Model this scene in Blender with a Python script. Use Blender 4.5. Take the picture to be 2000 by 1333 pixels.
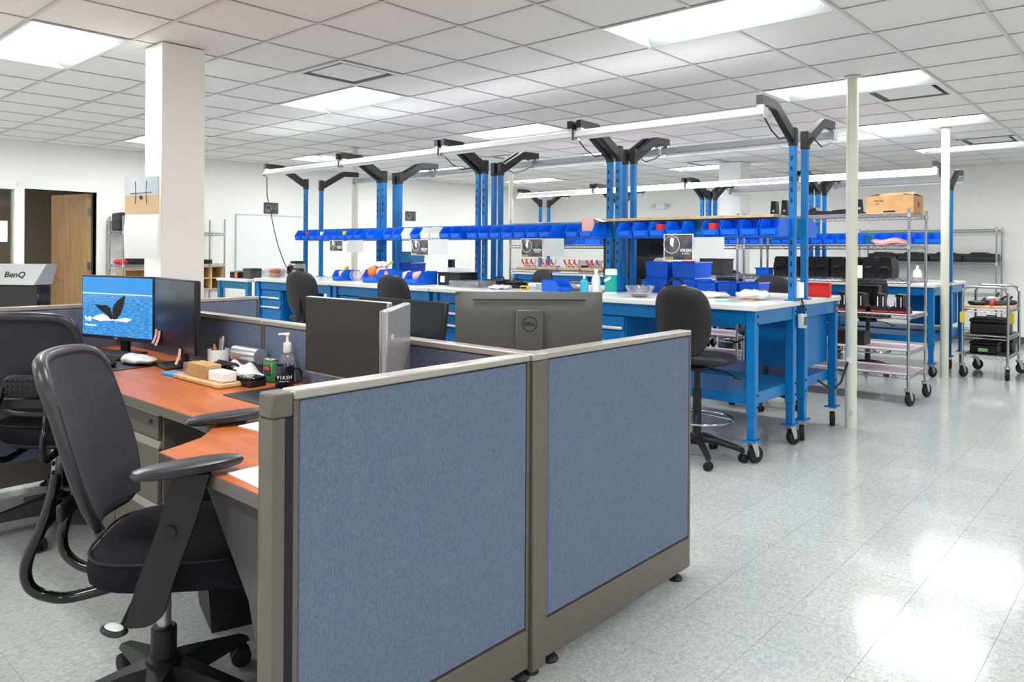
import bpy, bmesh, math, random
from mathutils import Vector, Matrix
random.seed(7)
for o in list(bpy.data.objects): bpy.data.objects.remove(o)
SC = bpy.context.scene
COL = SC.collection
PI = math.pi

# ---------------------------------------------------------------- camera
F_PX, CY, YAW, ROLL, CX, EYE = 1471.5, 489.9, .7492, .006, 945.0, 1.366
cd = bpy.data.cameras.new('camera'); cam = bpy.data.objects.new('camera', cd); COL.objects.link(cam)
cd.sensor_fit = 'HORIZONTAL'; cd.sensor_width = 36.0; cd.lens = 36.0 * F_PX / 2000.0
cd.shift_x = (1000 - CX) / 2000.0; cd.shift_y = (CY - 666.5) / 2000.0
cd.clip_start = .05; cd.clip_end = 80
vR = Vector((math.cos(YAW), math.sin(YAW), 0)); vF = Vector((-math.sin(YAW), math.cos(YAW), 0)); vU = Vector((0, 0, 1))
cR = vR * math.cos(ROLL) + vU * math.sin(ROLL); cU = vU * math.cos(ROLL) - vR * math.sin(ROLL)
cam.matrix_world = Matrix(((cR.x, cU.x, -vF.x, 0), (cR.y, cU.y, -vF.y, 0), (cR.z, cU.z, -vF.z, EYE), (0, 0, 0, 1)))
SC.camera = cam
# ---------------------------------------------------------------- world, exposure
w = bpy.data.worlds.new('world'); SC.world = w; w.use_nodes = True
w.node_tree.nodes['Background'].inputs[0].default_value = (.8, .85, .9, 1)
w.node_tree.nodes['Background'].inputs[1].default_value = .3
vs = SC.view_settings; vs.view_transform = 'Standard'; vs.look = 'None'; vs.gamma = 1.0; vs.use_curve_mapping = False
vs.exposure = 0.52
try:
    cy = SC.cycles; cy.max_bounces = 7; cy.diffuse_bounces = 4; cy.glossy_bounces = 3; cy.transmission_bounces = 5; cy.transparent_max_bounces = 6; cy.caustics_reflective = False; cy.caustics_refractive = False
except Exception: pass
LAMP_WATT = 27.0     # emission strength of the ceiling troffer lenses

# ---------------------------------------------------------------- helpers
def lin(h):
    h = h.lstrip('#'); out = []
    for i in (0, 2, 4):
        c = int(h[i:i+2], 16) / 255.0
        out.append(c / 12.92 if c <= .04045 else ((c + .055) / 1.055) ** 2.4)
    return (*out, 1.0)
M = {}
def mat(name, col, rough=.5, metal=0.0, spec=.5, emit=None, es=0.0, alpha=1.0, trans=0.0, coat=0.0, bump=None, var=None, ior=1.45):
    """procedural material; bump=(scale, strength[, stretch]), var=(scale, second colour[, stretch])"""
    m = bpy.data.materials.new(name); m.use_nodes = True; nt = m.node_tree; b = nt.nodes['Principled BSDF']
    c = lin(col) if isinstance(col, str) else col
    b.inputs['Base Color'].default_value = c; b.inputs['Roughness'].default_value = rough; b.inputs['Metallic'].default_value = metal
    b.inputs['Specular IOR Level'].default_value = spec; b.inputs['IOR'].default_value = ior
    if emit: b.inputs['Emission Color'].default_value = lin(emit); b.inputs['Emission Strength'].default_value = es
    if alpha < 1: b.inputs['Alpha'].default_value = alpha
    if trans: b.inputs['Transmission Weight'].default_value = trans
    if coat: b.inputs['Coat Weight'].default_value = coat
    if bump or var:
        tc = nt.nodes.new('ShaderNodeTexCoord')
    def noise(sc, stretch):
        mp = nt.nodes.new('ShaderNodeMapping'); nt.links.new(tc.outputs['Object'], mp.inputs[0])
        mp.inputs['Scale'].default_value = stretch or (1, 1, 1)
        n = nt.nodes.new('ShaderNodeTexNoise'); n.inputs['Scale'].default_value = sc; n.inputs['Detail'].default_value = 4
        nt.links.new(mp.outputs[0], n.inputs['Vector']); return n
    if var:
        n = noise(var[0], var[2] if len(var) > 2 else None)
        r = nt.nodes.new('ShaderNodeValToRGB'); r.color_ramp.elements[0].color = c; r.color_ramp.elements[1].color = lin(var[1])
        r.color_ramp.elements[0].position = .38; r.color_ramp.elements[1].position = .62
        nt.links.new(n.outputs['Fac'], r.inputs[0]); nt.links.new(r.outputs[0], b.inputs['Base Color'])
    if bump:
        n = noise(bump[0], bump[2] if len(bump) > 2 else None)
        bp = nt.nodes.new('ShaderNodeBump'); bp.inputs['Strength'].default_value = bump[1]; bp.inputs['Distance'].default_value = .002
        nt.links.new(n.outputs['Fac'], bp.inputs['Height']); nt.links.new(bp.outputs[0], b.inputs['Normal'])
    M[name] = m; return m

class MB:
    """collects shapes into one mesh"""
    def __init__(s): s.v = []; s.f = []; s.T = None
    def add(s, vs_, fs):
        o = len(s.v)
        if s.T is not None: vs_ = [tuple(s.T @ Vector(p)) for p in vs_]
        s.v += [tuple(p) for p in vs_]; s.f += [tuple(i + o for i in f) for f in fs]; return s
    def box(s, cx, cy, cz, sx, sy, sz, rz=0, bev=0, R=None):
        hx, hy, hz = sx/2, sy/2, sz/2
        if bev:
            b = min(bev, hx*.95, hy*.95, hz*.95); V = []; idx = {}
            for ix in (-1, 1):
                for iy in (-1, 1):
                    for iz in (-1, 1):
                        for ax in range(3):
                            p = [ix*(hx-b), iy*(hy-b), iz*(hz-b)]; p[ax] = (ix*hx, iy*hy, iz*hz)[ax]
                            idx[(ix, iy, iz, ax)] = len(V); V.append(p)
            Fc = []
            for ax in range(3):
                o1, o2 = [(1, 2), (0, 2), (0, 1)][ax]
                for sg in (-1, 1):
                    q = []
                    for a_, b_ in ((-1, -1), (1, -1), (1, 1), (-1, 1)):
                        k = [0, 0, 0]; k[ax] = sg; k[o1] = a_; k[o2] = b_; q.append(idx[(*k, ax)])
                    Fc.append(q if (sg > 0) == (ax != 1) else q[::-1])
            for ax in range(3):
                o1, o2 = [(1, 2), (0, 2), (0, 1)][ax]
                for a_ in (-1, 1):
                    for b_ in (-1, 1):
                        def I(sg, face):
                            k = [0, 0, 0]; k[ax] = sg; k[o1] = a_; k[o2] = b_; return idx[(*k, face)]
                        Fc.append([I(-1, o1), I(1, o1), I(1, o2), I(-1, o2)])
            for ix in (-1, 1):
                for iy in (-1, 1):
                    for iz in (-1, 1): Fc.append([idx[(ix, iy, iz, a_)] for a_ in range(3)])
        else:
            V = [(x*hx, y*hy, z*hz) for z in (-1, 1) for y in (-1, 1) for x in (-1, 1)]
            Fc = [(0, 2, 3, 1), (4, 5, 7, 6), (0, 1, 5, 4), (2, 6, 7, 3), (0, 4, 6, 2), (1, 3, 7, 5)]
        if R is None: R = Matrix.Rotation(rz, 3, 'Z')
        c = Vector((cx, cy, cz))
        return s.add([R @ Vector(p) + c for p in V], Fc)
    def b2(s, x0, x1, y0, y1, z0, z1, bev=0):
        return s.box((x0+x1)/2, (y0+y1)/2, (z0+z1)/2, abs(x1-x0), abs(y1-y0), abs(z1-z0), 0, bev)
    def beam(s, p0, p1, w, h, bev=0, up=(0, 0, 1)):
        p0, p1 = Vector(p0), Vector(p1); d = p1 - p0; L = d.length; x = d.normalized()
        u = Vector(up)
        if abs(x.dot(u)) > .98: u = Vector((0, 1, 0))
        y = u.cross(x).normalized(); z = x.cross(y)
        R = Matrix(((x.x, y.x, z.x), (x.y, y.y, z.y), (x.z, y.z, z.z))); c = (p0+p1)/2
        return s.box(c.x, c.y, c.z, L, w, h, 0, bev, R)
    def tube(s, pts, r, n=8, close=False, cap=True):
        pts = [Vector(p) for p in pts]; k = len(pts); V = []; Fc = []
        rr = r if isinstance(r, (list, tuple)) else [r]*k
        pu = None
        for i, p in enumerate(pts):
            a_ = pts[(i-1) % k] if (close or i > 0) else p; b_ = pts[(i+1) % k] if (close or i < k-1) else p
            t = (b_-a_).normalized()
            if pu is None:
                pu = Vector((0, 0, 1)) if abs(t.z) < .9 else Vector((1, 0, 0))
            u = (pu - t*pu.dot(t))
            if u.length < 1e-5: u = t.orthogonal()
            u.normalize(); pu = u; w_ = t.cross(u)
            for j in range(n):
                an = 2*PI*j/n; V.append(p + (u*math.cos(an) + w_*math.sin(an))*rr[i])
        m = k if close else k-1
        for i in range(m):
            for j in range(n):
                a0 = i*n+j; a1 = i*n+(j+1) % n; b0 = ((i+1) % k)*n+j; b1 = ((i+1) % k)*n+(j+1) % n
                Fc.append((a0, a1, b1, b0))
        if not close and cap:
            Fc.append(tuple(range(n))[::-1]); Fc.append(tuple((k-1)*n+j for j in range(n)))
        return s.add(V, Fc)
    def cyl(s, p0, p1, r, r2=None, n=14): return s.tube([p0, p1], [r, r if r2 is None else r2], n)
    def lathe(s, prof, c=(0, 0, 0), n=20, axis=None, sx=1, sy=1):
        V = []; Fc = []; c = Vector(c)
        R = Matrix.Identity(3) if axis is None else Vector((0, 0, 1)).rotation_difference(Vector(axis)).to_matrix()
        for r, z in prof:
            for j in range(n):
                an = 2*PI*j/n; V.append(R @ Vector((r*math.cos(an)*sx, r*math.sin(an)*sy, z)) + c)
        for i in range(len(prof)-1):
            for j in range(n): Fc.append((i*n+j, i*n+(j+1) % n, (i+1)*n+(j+1) % n, (i+1)*n+j))
        if prof[0][0] > 1e-6: Fc.append(tuple(range(n))[::-1])
        if prof[-1][0] > 1e-6: Fc.append(tuple((len(prof)-1)*n+j for j in range(n)))
        return s.add(V, Fc)
    def prism(s, poly, z0, z1, plane='xy'):
        k = len(poly)
        def mk(a_, b_, h): return {'xy': (a_, b_, h), 'xz': (a_, h, b_), 'yz': (h, a_, b_)}[plane]
        V = [mk(a_, b_, z0) for a_, b_ in poly] + [mk(a_, b_, z1) for a_, b_ in poly]
        Fc = [tuple(range(k))[::-1], tuple(range(k, 2*k))] + [(i, (i+1) % k, k+(i+1) % k, k+i) for i in range(k)]
        return s.add(V, Fc)
    def blob(s, c, sx, sy, sz, p=2.6, n=14, m=9, rz=0, fn=None):
        """superellipsoid cushion; fn deforms a point"""
        V = []; Fc = []; R = Matrix.Rotation(rz, 3, 'Z'); c = Vector(c)
        sp = lambda v: math.copysign(abs(v)**(2/p), v)
        for i in range(m+1):
            ph = -PI/2 + PI*i/m
            for j in range(n):
                th = 2*PI*j/n
                q = Vector((sp(math.cos(ph))*sp(math.cos(th))*sx, sp(math.cos(ph))*sp(math.sin(th))*sy, sp(math.sin(ph))*sz))
                if fn: q = Vector(fn(*q))
                V.append(R @ q + c)
        for i in range(m):
            for j in range(n): Fc.append((i*n+j, i*n+(j+1) % n, (i+1)*n+(j+1) % n, (i+1)*n+j))
        return s.add(V, Fc)
    def sheet(s, nu, nv, fn, th=0.0):
        """surface fn(u,v) in 0..1; with thickness along its normal"""
        P = [[Vector(fn(i/nu, j/nv)) for j in range(nv+1)] for i in range(nu+1)]
        def nor(i, j):
            a_ = P[min(i+1, nu)][j]-P[max(i-1, 0)][j]; b_ = P[i][min(j+1, nv)]-P[i][max(j-1, 0)]; return a_.cross(b_).normalized()
        w_ = nv+1; V = [P[i][j] for i in range(nu+1) for j in range(nv+1)]; Fc = []
        N = len(V)
        for i in range(nu):
            for j in range(nv): Fc.append((i*w_+j, (i+1)*w_+j, (i+1)*w_+j+1, i*w_+j+1))
        if th:
            V += [P[i][j]-nor(i, j)*th for i in range(nu+1) for j in range(nv+1)]
            Fc += [tuple(N+q for q in f[::-1]) for f in list(Fc)]
            rim = [i*w_ for i in range(nu+1)] + [nu*w_+j for j in range(1, nv+1)] + [i*w_+nv for i in range(nu-1, -1, -1)] + [j for j in range(nv-1, 0, -1)]
            for a_, b_ in zip(rim, rim[1:]+rim[:1]): Fc.append((b_, a_, N+a_, N+b_))
        return s.add(V, Fc)
    def build(s, name, material, parent=None, smooth=True, ang=38, bevel=0):
        me = bpy.data.meshes.new(name); me.from_pydata([tuple(p) for p in s.v], [], s.f)
        bm = bmesh.new(); bm.from_mesh(me); bmesh.ops.recalc_face_normals(bm, faces=bm.faces); bm.to_mesh(me); bm.free()
        me.materials.append(M[material] if isinstance(material, str) else material)
        if smooth:
            me.polygons.foreach_set('use_smooth', [True]*len(me.polygons)); me.set_sharp_from_angle(angle=math.radians(ang))
        o = bpy.data.objects.new(name, me); COL.objects.link(o)
        if parent: o.parent = parent
        return o
def smooth_path(pts, k=4):
    P = [Vector(p) for p in pts]; out = []
    for i in range(len(P)-1):
        a_, b_, c_, d_ = P[max(i-1, 0)], P[i], P[i+1], P[min(i+2, len(P)-1)]
        for q in range(k):
            t = q/k; out.append(.5*((2*b_)+(c_-a_)*t+(2*a_-5*b_+4*c_-d_)*t*t+(3*b_-a_-3*c_+d_)*t**3))
    return out+[P[-1]]
def tag(o, label=None, cat=None, group=None, kind=None):
    for k, v_ in (('label', label), ('category', cat), ('group', group), ('kind', kind)):
        if v_: o[k] = v_
    return o
def thing(name, label, cat, loc=(0, 0, 0), rz=0, group=None):
    o = bpy.data.objects.new(name, None); COL.objects.link(o); o.location = loc; o.rotation_euler = (0, 0, rz)
    o.empty_display_size = .05
    return tag(o, label, cat, group)
KIDS = {}
def copy_tree(o, parent=None):
    c = o.copy(); COL.objects.link(c); c.parent = parent
    for ch in o.children: copy_tree(ch, c)
    return c
def place(o, loc, rz=0, label=None, group=None):
    c = copy_tree(o); c.location = loc; c.rotation_euler = (0, 0, rz)
    return tag(c, label, None, group)
def text(s_, size, material, parent, loc, rot=(PI/2, 0, 0), name='lettering', depth=.0004, align='CENTER', sx=1):
    cu = bpy.data.curves.new(name, 'FONT'); cu.body = s_; cu.size = size; cu.extrude = depth; cu.align_x = align; cu.align_y = 'CENTER'
    cu.resolution_u = 3; cu.offset = size*.018; cu.materials.append(M[material]); o = bpy.data.objects.new(name, cu); COL.objects.link(o)
    me = bpy.data.meshes.new_from_object(o); me.name = name; bpy.data.objects.remove(o); bpy.data.curves.remove(cu)
    o = bpy.data.objects.new(name, me); COL.objects.link(o)
    o.parent = parent; o.location = loc; o.rotation_euler = rot; o.scale = (sx, 1, 1); return o
ORD = ('first', 'second', 'third', 'fourth', 'fifth', 'sixth', 'seventh', 'eighth', 'ninth', 'tenth')
def nth(n):
    teens = ('eleventh', 'twelfth', 'thirteenth', 'fourteenth', 'fifteenth', 'sixteenth', 'seventeenth', 'eighteenth', 'nineteenth')
    if n <= 10: return ORD[n-1]
    if n < 20: return teens[n-11]
    tens = {2: 'twent', 3: 'thirt', 4: 'fort'}[n//10]
    return tens+'ieth' if n % 10 == 0 else tens+'y-'+ORD[n % 10-1]
def one(name, mb, material, label, cat, group=None, loc=None, rz=0, smooth=True):
    o = mb.build(name, material, None, smooth)
    if loc: o.location = loc
    o.rotation_euler = (0, 0, rz)
    return tag(o, label, cat, group)
def project(p):
    q = Vector(p) - Vector((0, 0, EYE)); d = q.dot(vF)
    if d < .05: return None
    return (CX + F_PX*q.dot(cR)/d, CY - F_PX*q.dot(cU)/d, d)
def poly_area(ps):
    return abs(sum(a_[0]*b_[1]-b_[0]*a_[1] for a_, b_ in zip(ps, ps[1:]+ps[:1])))/2
def seen_area(quad):
    ps = [project(p) for p in quad]
    if any(p is None for p in ps): return 0
    ps = [(min(max(x, 0), 2000), min(max(y, 0), 1333)) for x, y, _ in ps]
    return poly_area(ps)

# ---------------------------------------------------------------- materials
mat('wall_paint', '#f6f5f1', .75, bump=(90, .04))
mat('ceiling_paint', '#e9e9e6', .6)
mat('grid_paint', '#d9d7d3', .6)
mat('tile_ceiling', '#f5f2ef', .9, var=(260, '#ebe8e5'), bump=(300, .35))
mat('floor_joint', '#8d918d', .6)
mat('base_rubber', '#56565a', .6)
mat('white_metal', '#f0f0ee', .4)
mat('cream_paint', '#dcdccb', .4)
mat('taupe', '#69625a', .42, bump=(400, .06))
mat('taupe_lit', '#b3ada4', .28, metal=.3)  # taupe lightened: the sheen on caps and pulls is in the colour
mat('fabric', '#77839a', .95, spec=.15, var=(320, '#64718a', (1, 1, .35)), bump=(700, .5, (1, 1, .3)))
mat('fabric_dark', '#5e6884', .95, spec=.15, var=(300, '#4d5772', (1, 1, .35)), bump=(700, .5, (1, 1, .3)))
mat('black', '#121214', .5)
mat('black_gloss', '#0b0b0d', .12, coat=.3)
mat('black_plastic', '#18181a', .45, bump=(500, .1))
mat('black_vinyl', '#232325', .42, bump=(160, .12))
mat('chair_cloth', '#191a20', .9, spec=.2, bump=(700, .6))
mat('chair_gray', '#303033', .33)
mat('mesh_cloth', '#23242c', .7, var=(90, '#34353f', (.4, 1, 9)), bump=(100, .8, (.4, 1, 9)))
mat('rubber', '#1b1b1c', .7)
mat('chrome', '#b4b6ba', .18, metal=1.0)
mat('steel', '#b9bbbd', .32, metal=.9)
mat('zinc', '#c4c4bd', .4, metal=.7)
mat('bench_blue', '#0072b8', .32, spec=.5)
mat('bench_teal', '#2d7ca3', .35)
mat('bin_blue', '#0064e4', .35)
mat('bin_dark', '#0a3fae', .35)
mat('bin_white', '#ececec', .35)
mat('clear_plastic', '#eef2f5', .12, trans=.85, alpha=.55)
mat('glass', '#f4f8f8', .03, trans=1.0, alpha=.35)
mat('laminate', '#e6e5e1', .3)
mat('laminate_edge', '#cfcec8', .4)
mat('drawer_pull', '#e2e4e4', .3, metal=.4)
mat('oak', '#c6a679', .5, var=(6, '#b3926a', (6, 6, .35)))
mat('oak_light', '#dcc08f', .5, var=(8, '#cfae7c', (3, 3, .6)))
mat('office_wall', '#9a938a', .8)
mat('paper', '#f6f6f4', .8)
mat('paper_grey', '#c9ccce', .5)
mat('cardboard', '#c39a6c', .85, var=(14, '#b98f60'))
mat('red', '#e02a22', .4)
mat('orange', '#e8793a', .5)
mat('yellow', '#e8d23a', .5)
mat('green', '#3f8f55', .5)
mat('green_label', '#a7d89a', .6)
mat('cyan', '#3fbfdc', .35)
mat('teal', '#1ba99a', .4)
mat('pink', '#eeb6b0', .8)
mat('pink_liner', '#efdfe6', .35)
mat('navy', '#14142c', .15, coat=.4)
mat('ink', '#15161a', .6)
mat('white', '#f2f2f0', .4)
mat('foil', '#c9cacc', .25, metal=.8)
mat('bag_white', '#e4e4e4', .35, bump=(60, 1.0))
mat('silver_plastic', '#a8a9aa', .35, metal=.35)
mat('dark_gray', '#4a4a48', .45)
mat('monitor_gray', '#5c5c59', .42)
mat('screen_dark', '#0c1422', .22, spec=.35)
mat('screen_soft', '#2c2b2b', .5)
mat('skin_wood', '#d8b98a', .55, var=(20, '#c8a674'))
mat('print_dark', '#2d3b4d', .5, var=(14, '#6a5f5a'))
mat('housing_grey', '#b4b7ba', .45)
mat('print_sky', '#b9cfe0', .6, var=(5, '#dfe6ea'))
mat('print_sand', '#e3c39c', .6)
mat('blue_soft', '#3f9fd8', .5)
mat('lamp_glow', '#ffffff', .5, emit='#fbfdfd', es=LAMP_WATT)
mat('bar_glow', '#ffffff', .5, emit='#f4faff', es=14.0)
mat('added_uplight', '#ffffff', .5, emit='#f4faff', es=9.0)
mat('reflector', '#a4a8aa', .5)
mat('air_black', '#77787a', .6)

# cherry laminate with soft figure
def wood_mat():
    m = mat('cherry', '#cf7644', .34); nt = m.node_tree; b = nt.nodes['Principled BSDF']
    tc = nt.nodes.new('ShaderNodeTexCoord'); mp = nt.nodes.new('ShaderNodeMapping'); mp.inputs['Scale'].default_value = (2, 14, 2)
    n = nt.nodes.new('ShaderNodeTexNoise'); n.inputs['Scale'].default_value = 2.2; n.inputs['Detail'].default_value = 6; n.inputs['Distortion'].default_value = .6
    r = nt.nodes.new('ShaderNodeValToRGB'); r.color_ramp.elements[0].color = lin('#ae5826'); r.color_ramp.elements[1].color = lin('#c96d37')
    r.color_ramp.elements[0].position = .3; r.color_ramp.elements[1].position = .7
    nt.links.new(tc.outputs['Object'], mp.inputs[0]); nt.links.new(mp.outputs[0], n.inputs['Vector']); nt.links.new(n.outputs['Fac'], r.inputs[0]); nt.links.new(r.outputs[0], b.inputs['Base Color'])
wood_mat()
# speckled vinyl floor tile: per-tile tone from the object's random value
def floor_mat(name, rnd):
    m = mat(name, '#b9bdb6', .2); nt = m.node_tree; b = nt.nodes['Principled BSDF']
    geo = nt.nodes.new('ShaderNodeNewGeometry')
    n = nt.nodes.new('ShaderNodeTexNoise'); n.inputs['Scale'].default_value = 95; n.inputs['Detail'].default_value = 3; n.inputs['Distortion'].default_value = 1.2
    mp = nt.nodes.new('ShaderNodeMapping'); mp.inputs['Scale'].default_value = (1, .55, 1)
    nt.links.new(geo.outputs['Position'], mp.inputs[0]); nt.links.new(mp.outputs[0], n.inputs['Vector'])
    r = nt.nodes.new('ShaderNodeValToRGB'); r.color_ramp.elements[0].color = lin('#a5aaa6'); r.color_ramp.elements[1].color = lin('#c0c4c1')
    r.color_ramp.elements[0].position = .36; r.color_ramp.elements[1].position = .62
    nt.links.new(n.outputs['Fac'], r.inputs[0])
    hsv = nt.nodes.new('ShaderNodeHueSaturation'); nt.links.new(r.outputs[0], hsv.inputs['Color'])
    if rnd:
        oi = nt.nodes.new('ShaderNodeObjectInfo'); mr = nt.nodes.new('ShaderNodeMapRange'); mr.inputs[3].default_value = .965; mr.inputs[4].default_value = 1.035
        nt.links.new(oi.outputs['Random'], mr.inputs[0]); nt.links.new(mr.outputs[0], hsv.inputs['Value'])
    nt.links.new(hsv.outputs[0], b.inputs['Base Color'])
    n2 = nt.nodes.new('ShaderNodeTexNoise'); n2.inputs['Scale'].default_value = 5; n2.inputs['Detail'].default_value = 2
    nt.links.new(geo.outputs['Position'], n2.inputs['Vector'])
    bp = nt.nodes.new('ShaderNodeBump'); bp.inputs['Strength'].default_value = .06; bp.inputs['Distance'].default_value = .004
    nt.links.new(n2.outputs['Fac'], bp.inputs['Height']); nt.links.new(bp.outputs[0], b.inputs['Normal'])
    mr2 = nt.nodes.new('ShaderNodeMapRange'); mr2.inputs[3].default_value = .07; mr2.inputs[4].default_value = .2
    nt.links.new(n2.outputs['Fac'], mr2.inputs[0]); nt.links.new(mr2.outputs[0], b.inputs['Roughness'])
floor_mat('floor_tile', True); floor_mat('floor_far', False)
def sea_mat():
    m = mat('sea_screen', '#0a1420', .15); nt = m.node_tree; b = nt.nodes['Principled BSDF']
    tc = nt.nodes.new('ShaderNodeTexCoord'); sep = nt.nodes.new('ShaderNodeSeparateXYZ'); nt.links.new(tc.outputs['Generated'], sep.inputs[0])
    mp = nt.nodes.new('ShaderNodeMapping'); mp.inputs['Scale'].default_value = (7, 1, 22); nt.links.new(tc.outputs['Generated'], mp.inputs[0])
    n = nt.nodes.new('ShaderNodeTexNoise'); n.inputs['Scale'].default_value = 2.4; n.inputs['Detail'].default_value = 5; nt.links.new(mp.outputs[0], n.inputs['Vector'])
    r = nt.nodes.new('ShaderNodeValToRGB'); e = r.color_ramp.elements
    e[0].position = .3; e[0].color = lin('#0561b8'); e[1].position = .72; e[1].color = lin('#5fb6ec')
    nt.links.new(n.outputs['Fac'], r.inputs[0])
    hill = nt.nodes.new('ShaderNodeValToRGB'); e = hill.color_ramp.elements; hill.color_ramp.interpolation = 'CONSTANT'
    e[0].position = 0; e[0].color = (0, 0, 0, 1); e[1].position = .72; e[1].color = (1, 1, 1, 1)
    nt.links.new(sep.outputs['Z'], hill.inputs[0])
    mx = nt.nodes.new('ShaderNodeMixRGB'); mx.inputs[2].default_value = lin('#1f8fdc'); nt.links.new(hill.outputs[0], mx.inputs[0]); nt.links.new(r.outputs[0], mx.inputs[1])
    sh = nt.nodes.new('ShaderNodeValToRGB'); sh.color_ramp.interpolation = 'CONSTANT'; e = sh.color_ramp.elements
    e[0].position = 0; e[0].color = (0, 0, 0, 1); e[1].position = .705; e[1].color = (1, 1, 1, 1); q = e.new(.725); q.color = (0, 0, 0, 1)
    nt.links.new(sep.outputs['Z'], sh.inputs[0])
    m2 = nt.nodes.new('ShaderNodeMixRGB'); m2.inputs[2].default_value = lin('#cfe8fa'); nt.links.new(sh.outputs[0], m2.inputs[0]); nt.links.new(mx.outputs[0], m2.inputs[1])
    nt.links.new(m2.outputs[0], b.inputs['Emission Color']); b.inputs['Emission Strength'].default_value = .8
sea_mat()
# ================================================================ THE ROOM
XL, XR, YN, YF, HC = -10.95, 4.5, -4.5, 13.95, 2.743
gx = lambda j: -2.658 + j*.6096
gy = lambda i: 3.281 + i*.6096
LIGHTS = [(i, j) for i in (-11, -7, -3, 1, 5, 9, 13) for j in (-12, -6, 0, 6)]
VENTS = [(0, -4), (6, 1), (8, -8), (5, -11), (12, 1), (12, -5), (-6, -2), (16, -4)]

def quad_lattice(us, vs_, hole):
    """connected grid of quads with cells left out; returns verts (u,v) and faces"""
    V = [(u, v_) for u in us for v_ in vs_]; n = len(vs_); Fc = []
    for a_ in range(len(us)-1):
        for b_ in range(n-1):
            if not hole((us[a_]+us[a_+1])/2, (vs_[b_]+vs_[b_+1])/2): Fc.append((a_*n+b_, (a_+1)*n+b_, (a_+1)*n+b_+1, a_*n+b_+1))
    return V, Fc

# --- floor
m = MB(); m.b2(XL-4.2, XR, YN, YF, -.12, -.0012)
floor = tag(m.build('floor', 'floor_joint', None, False), 'grey speckled vinyl tile floor', None, None, 'structure')
T = .3048; fx0, fy0 = -.787, 2.89
cells = []
for a_ in range(-40, 20):
    for b_ in range(-26, 40):
        x0, y0 = fx0 + a_*T, fy0 + b_*T
        x1, y1 = x0+T, y0+T
        if x1 < XL or x0 > XR or y1 < YN or y0 > YF: continue
        cells.append((seen_area([(x0, y0, 0), (x1, y0, 0), (x1, y1, 0), (x0, y1, 0)]), max(x0, XL), min(x1, XR), max(y0, YN), min(y1, YF), x0, y0))
def under_cubicle(x, y): return -4.8 < x < -1.55 and y < 2.9 and not (-2.9 < x < -1.6 and y < 1.4) and not (y < 1.2)
cells.sort(key=lambda c: -(c[0]*(.05 if under_cubicle(c[1], c[3]) else 1)))
g = .0008
tm = MB(); tm.b2(g, T-g, g, T-g, -.0012, 0); tile0 = tm.build('floor_tile', 'floor_tile', floor, False)
first = True; rest = MB()
for k, (ar, x0, x1, y0, y1, cx_, cy_) in enumerate(cells):
    full = (x1-x0) > T-1e-4 and (y1-y0) > T-1e-4
    if k < 300 and full:
        o = tile0 if first else tile0.copy()
        if not first: COL.objects.link(o); o.parent = floor
        first = False; o.location = (cx_, cy_, 0)
    else:
        rest.add([(x0+g, y0+g, 0), (x1-g, y0+g, 0), (x1-g, y1-g, 0), (x0+g, y1-g, 0)], [(0, 1, 2, 3)])
tag(rest.build('far_floor_tiles', 'floor_far', floor, False), None, None, None, 'stuff')

# --- ceiling: grid bars, panels
bars_x = [gx(j) for j in range(-13, 12) if XL < gx(j) < XR]; bars_y = [gy(i) for i in range(-12, 18) if YN < gy(i) < YF]
bw = .012
us = sorted([XL] + [v_+d for v_ in bars_x for d in (-bw, bw)] + [XR]); vv = sorted([YN] + [v_+d for v_ in bars_y for d in (-bw, bw)] + [YF])
cut = set()
for i, j in LIGHTS: cut |= {(i, j), (i, j+1)}
def in_bar(u, v_):
    bx_ = any(abs(u-q) < bw for q in bars_x); by_ = any(abs(v_-q) < bw for q in bars_y)
    if not (bx_ or by_): return False
    for i, j in LIGHTS:      # no bar across a two-tile lamp
        if abs(u-gx(j+1)) < bw and gy(i)+bw < v_ < gy(i+1)-bw: return False
    return True
V, Fc = quad_lattice(us, vv, lambda u, v_: not in_bar(u, v_))
m = MB(); m.add([(u, v_, HC) for u, v_ in V], Fc)
m2 = MB(); m2.b2(XL-4.2, XR, YN, YF, HC+.13, HC+.25)
ceil = tag(m2.build('ceiling', 'ceiling_paint', None, False), 'white suspended tile ceiling', None, None, 'structure')
tag(m.build('grid_bars', 'grid_paint', ceil, False), None, None, None, 'stuff')
pan = []
for j in range(-14, 13):
    for i in range(-14, 19):
        if (i, j) in cut or (i, j) in VENTS: continue
        x0, x1, y0, y1 = max(gx(j), XL), min(gx(j+1), XR), max(gy(i), YN), min(gy(i+1), YF)
        if x1-x0 < .03 or y1-y0 < .03: continue
        pan.append((seen_area([(x0, y0, HC), (x1, y0, HC), (x1, y1, HC), (x0, y1, HC)]), x0, x1, y0, y1))
pan.sort(key=lambda c: -c[0])
S = .6096
tm = MB(); tm.b2(.004, S-.004, .004, S-.004, .005, .020); ct0 = tm.build('ceiling_tile', 'tile_ceiling', ceil, False); first = True; rest = MB()
for k, (ar, x0, x1, y0, y1) in enumerate(pan):
    if k < 300 and (x1-x0) > S-.001 and (y1-y0) > S-.001:
        o = ct0 if first else ct0.copy()
        if not first: COL.objects.link(o); o.parent = ceil
        first = False; o.location = (x0, y0, HC)
    else: rest.b2(x0+.004, x1-.004, y0+.004, y1-.004, HC+.005, HC+.02)
tag(rest.build('far_ceiling_tiles', 'tile_ceiling', ceil, False), None, None, None, 'stuff')

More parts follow.
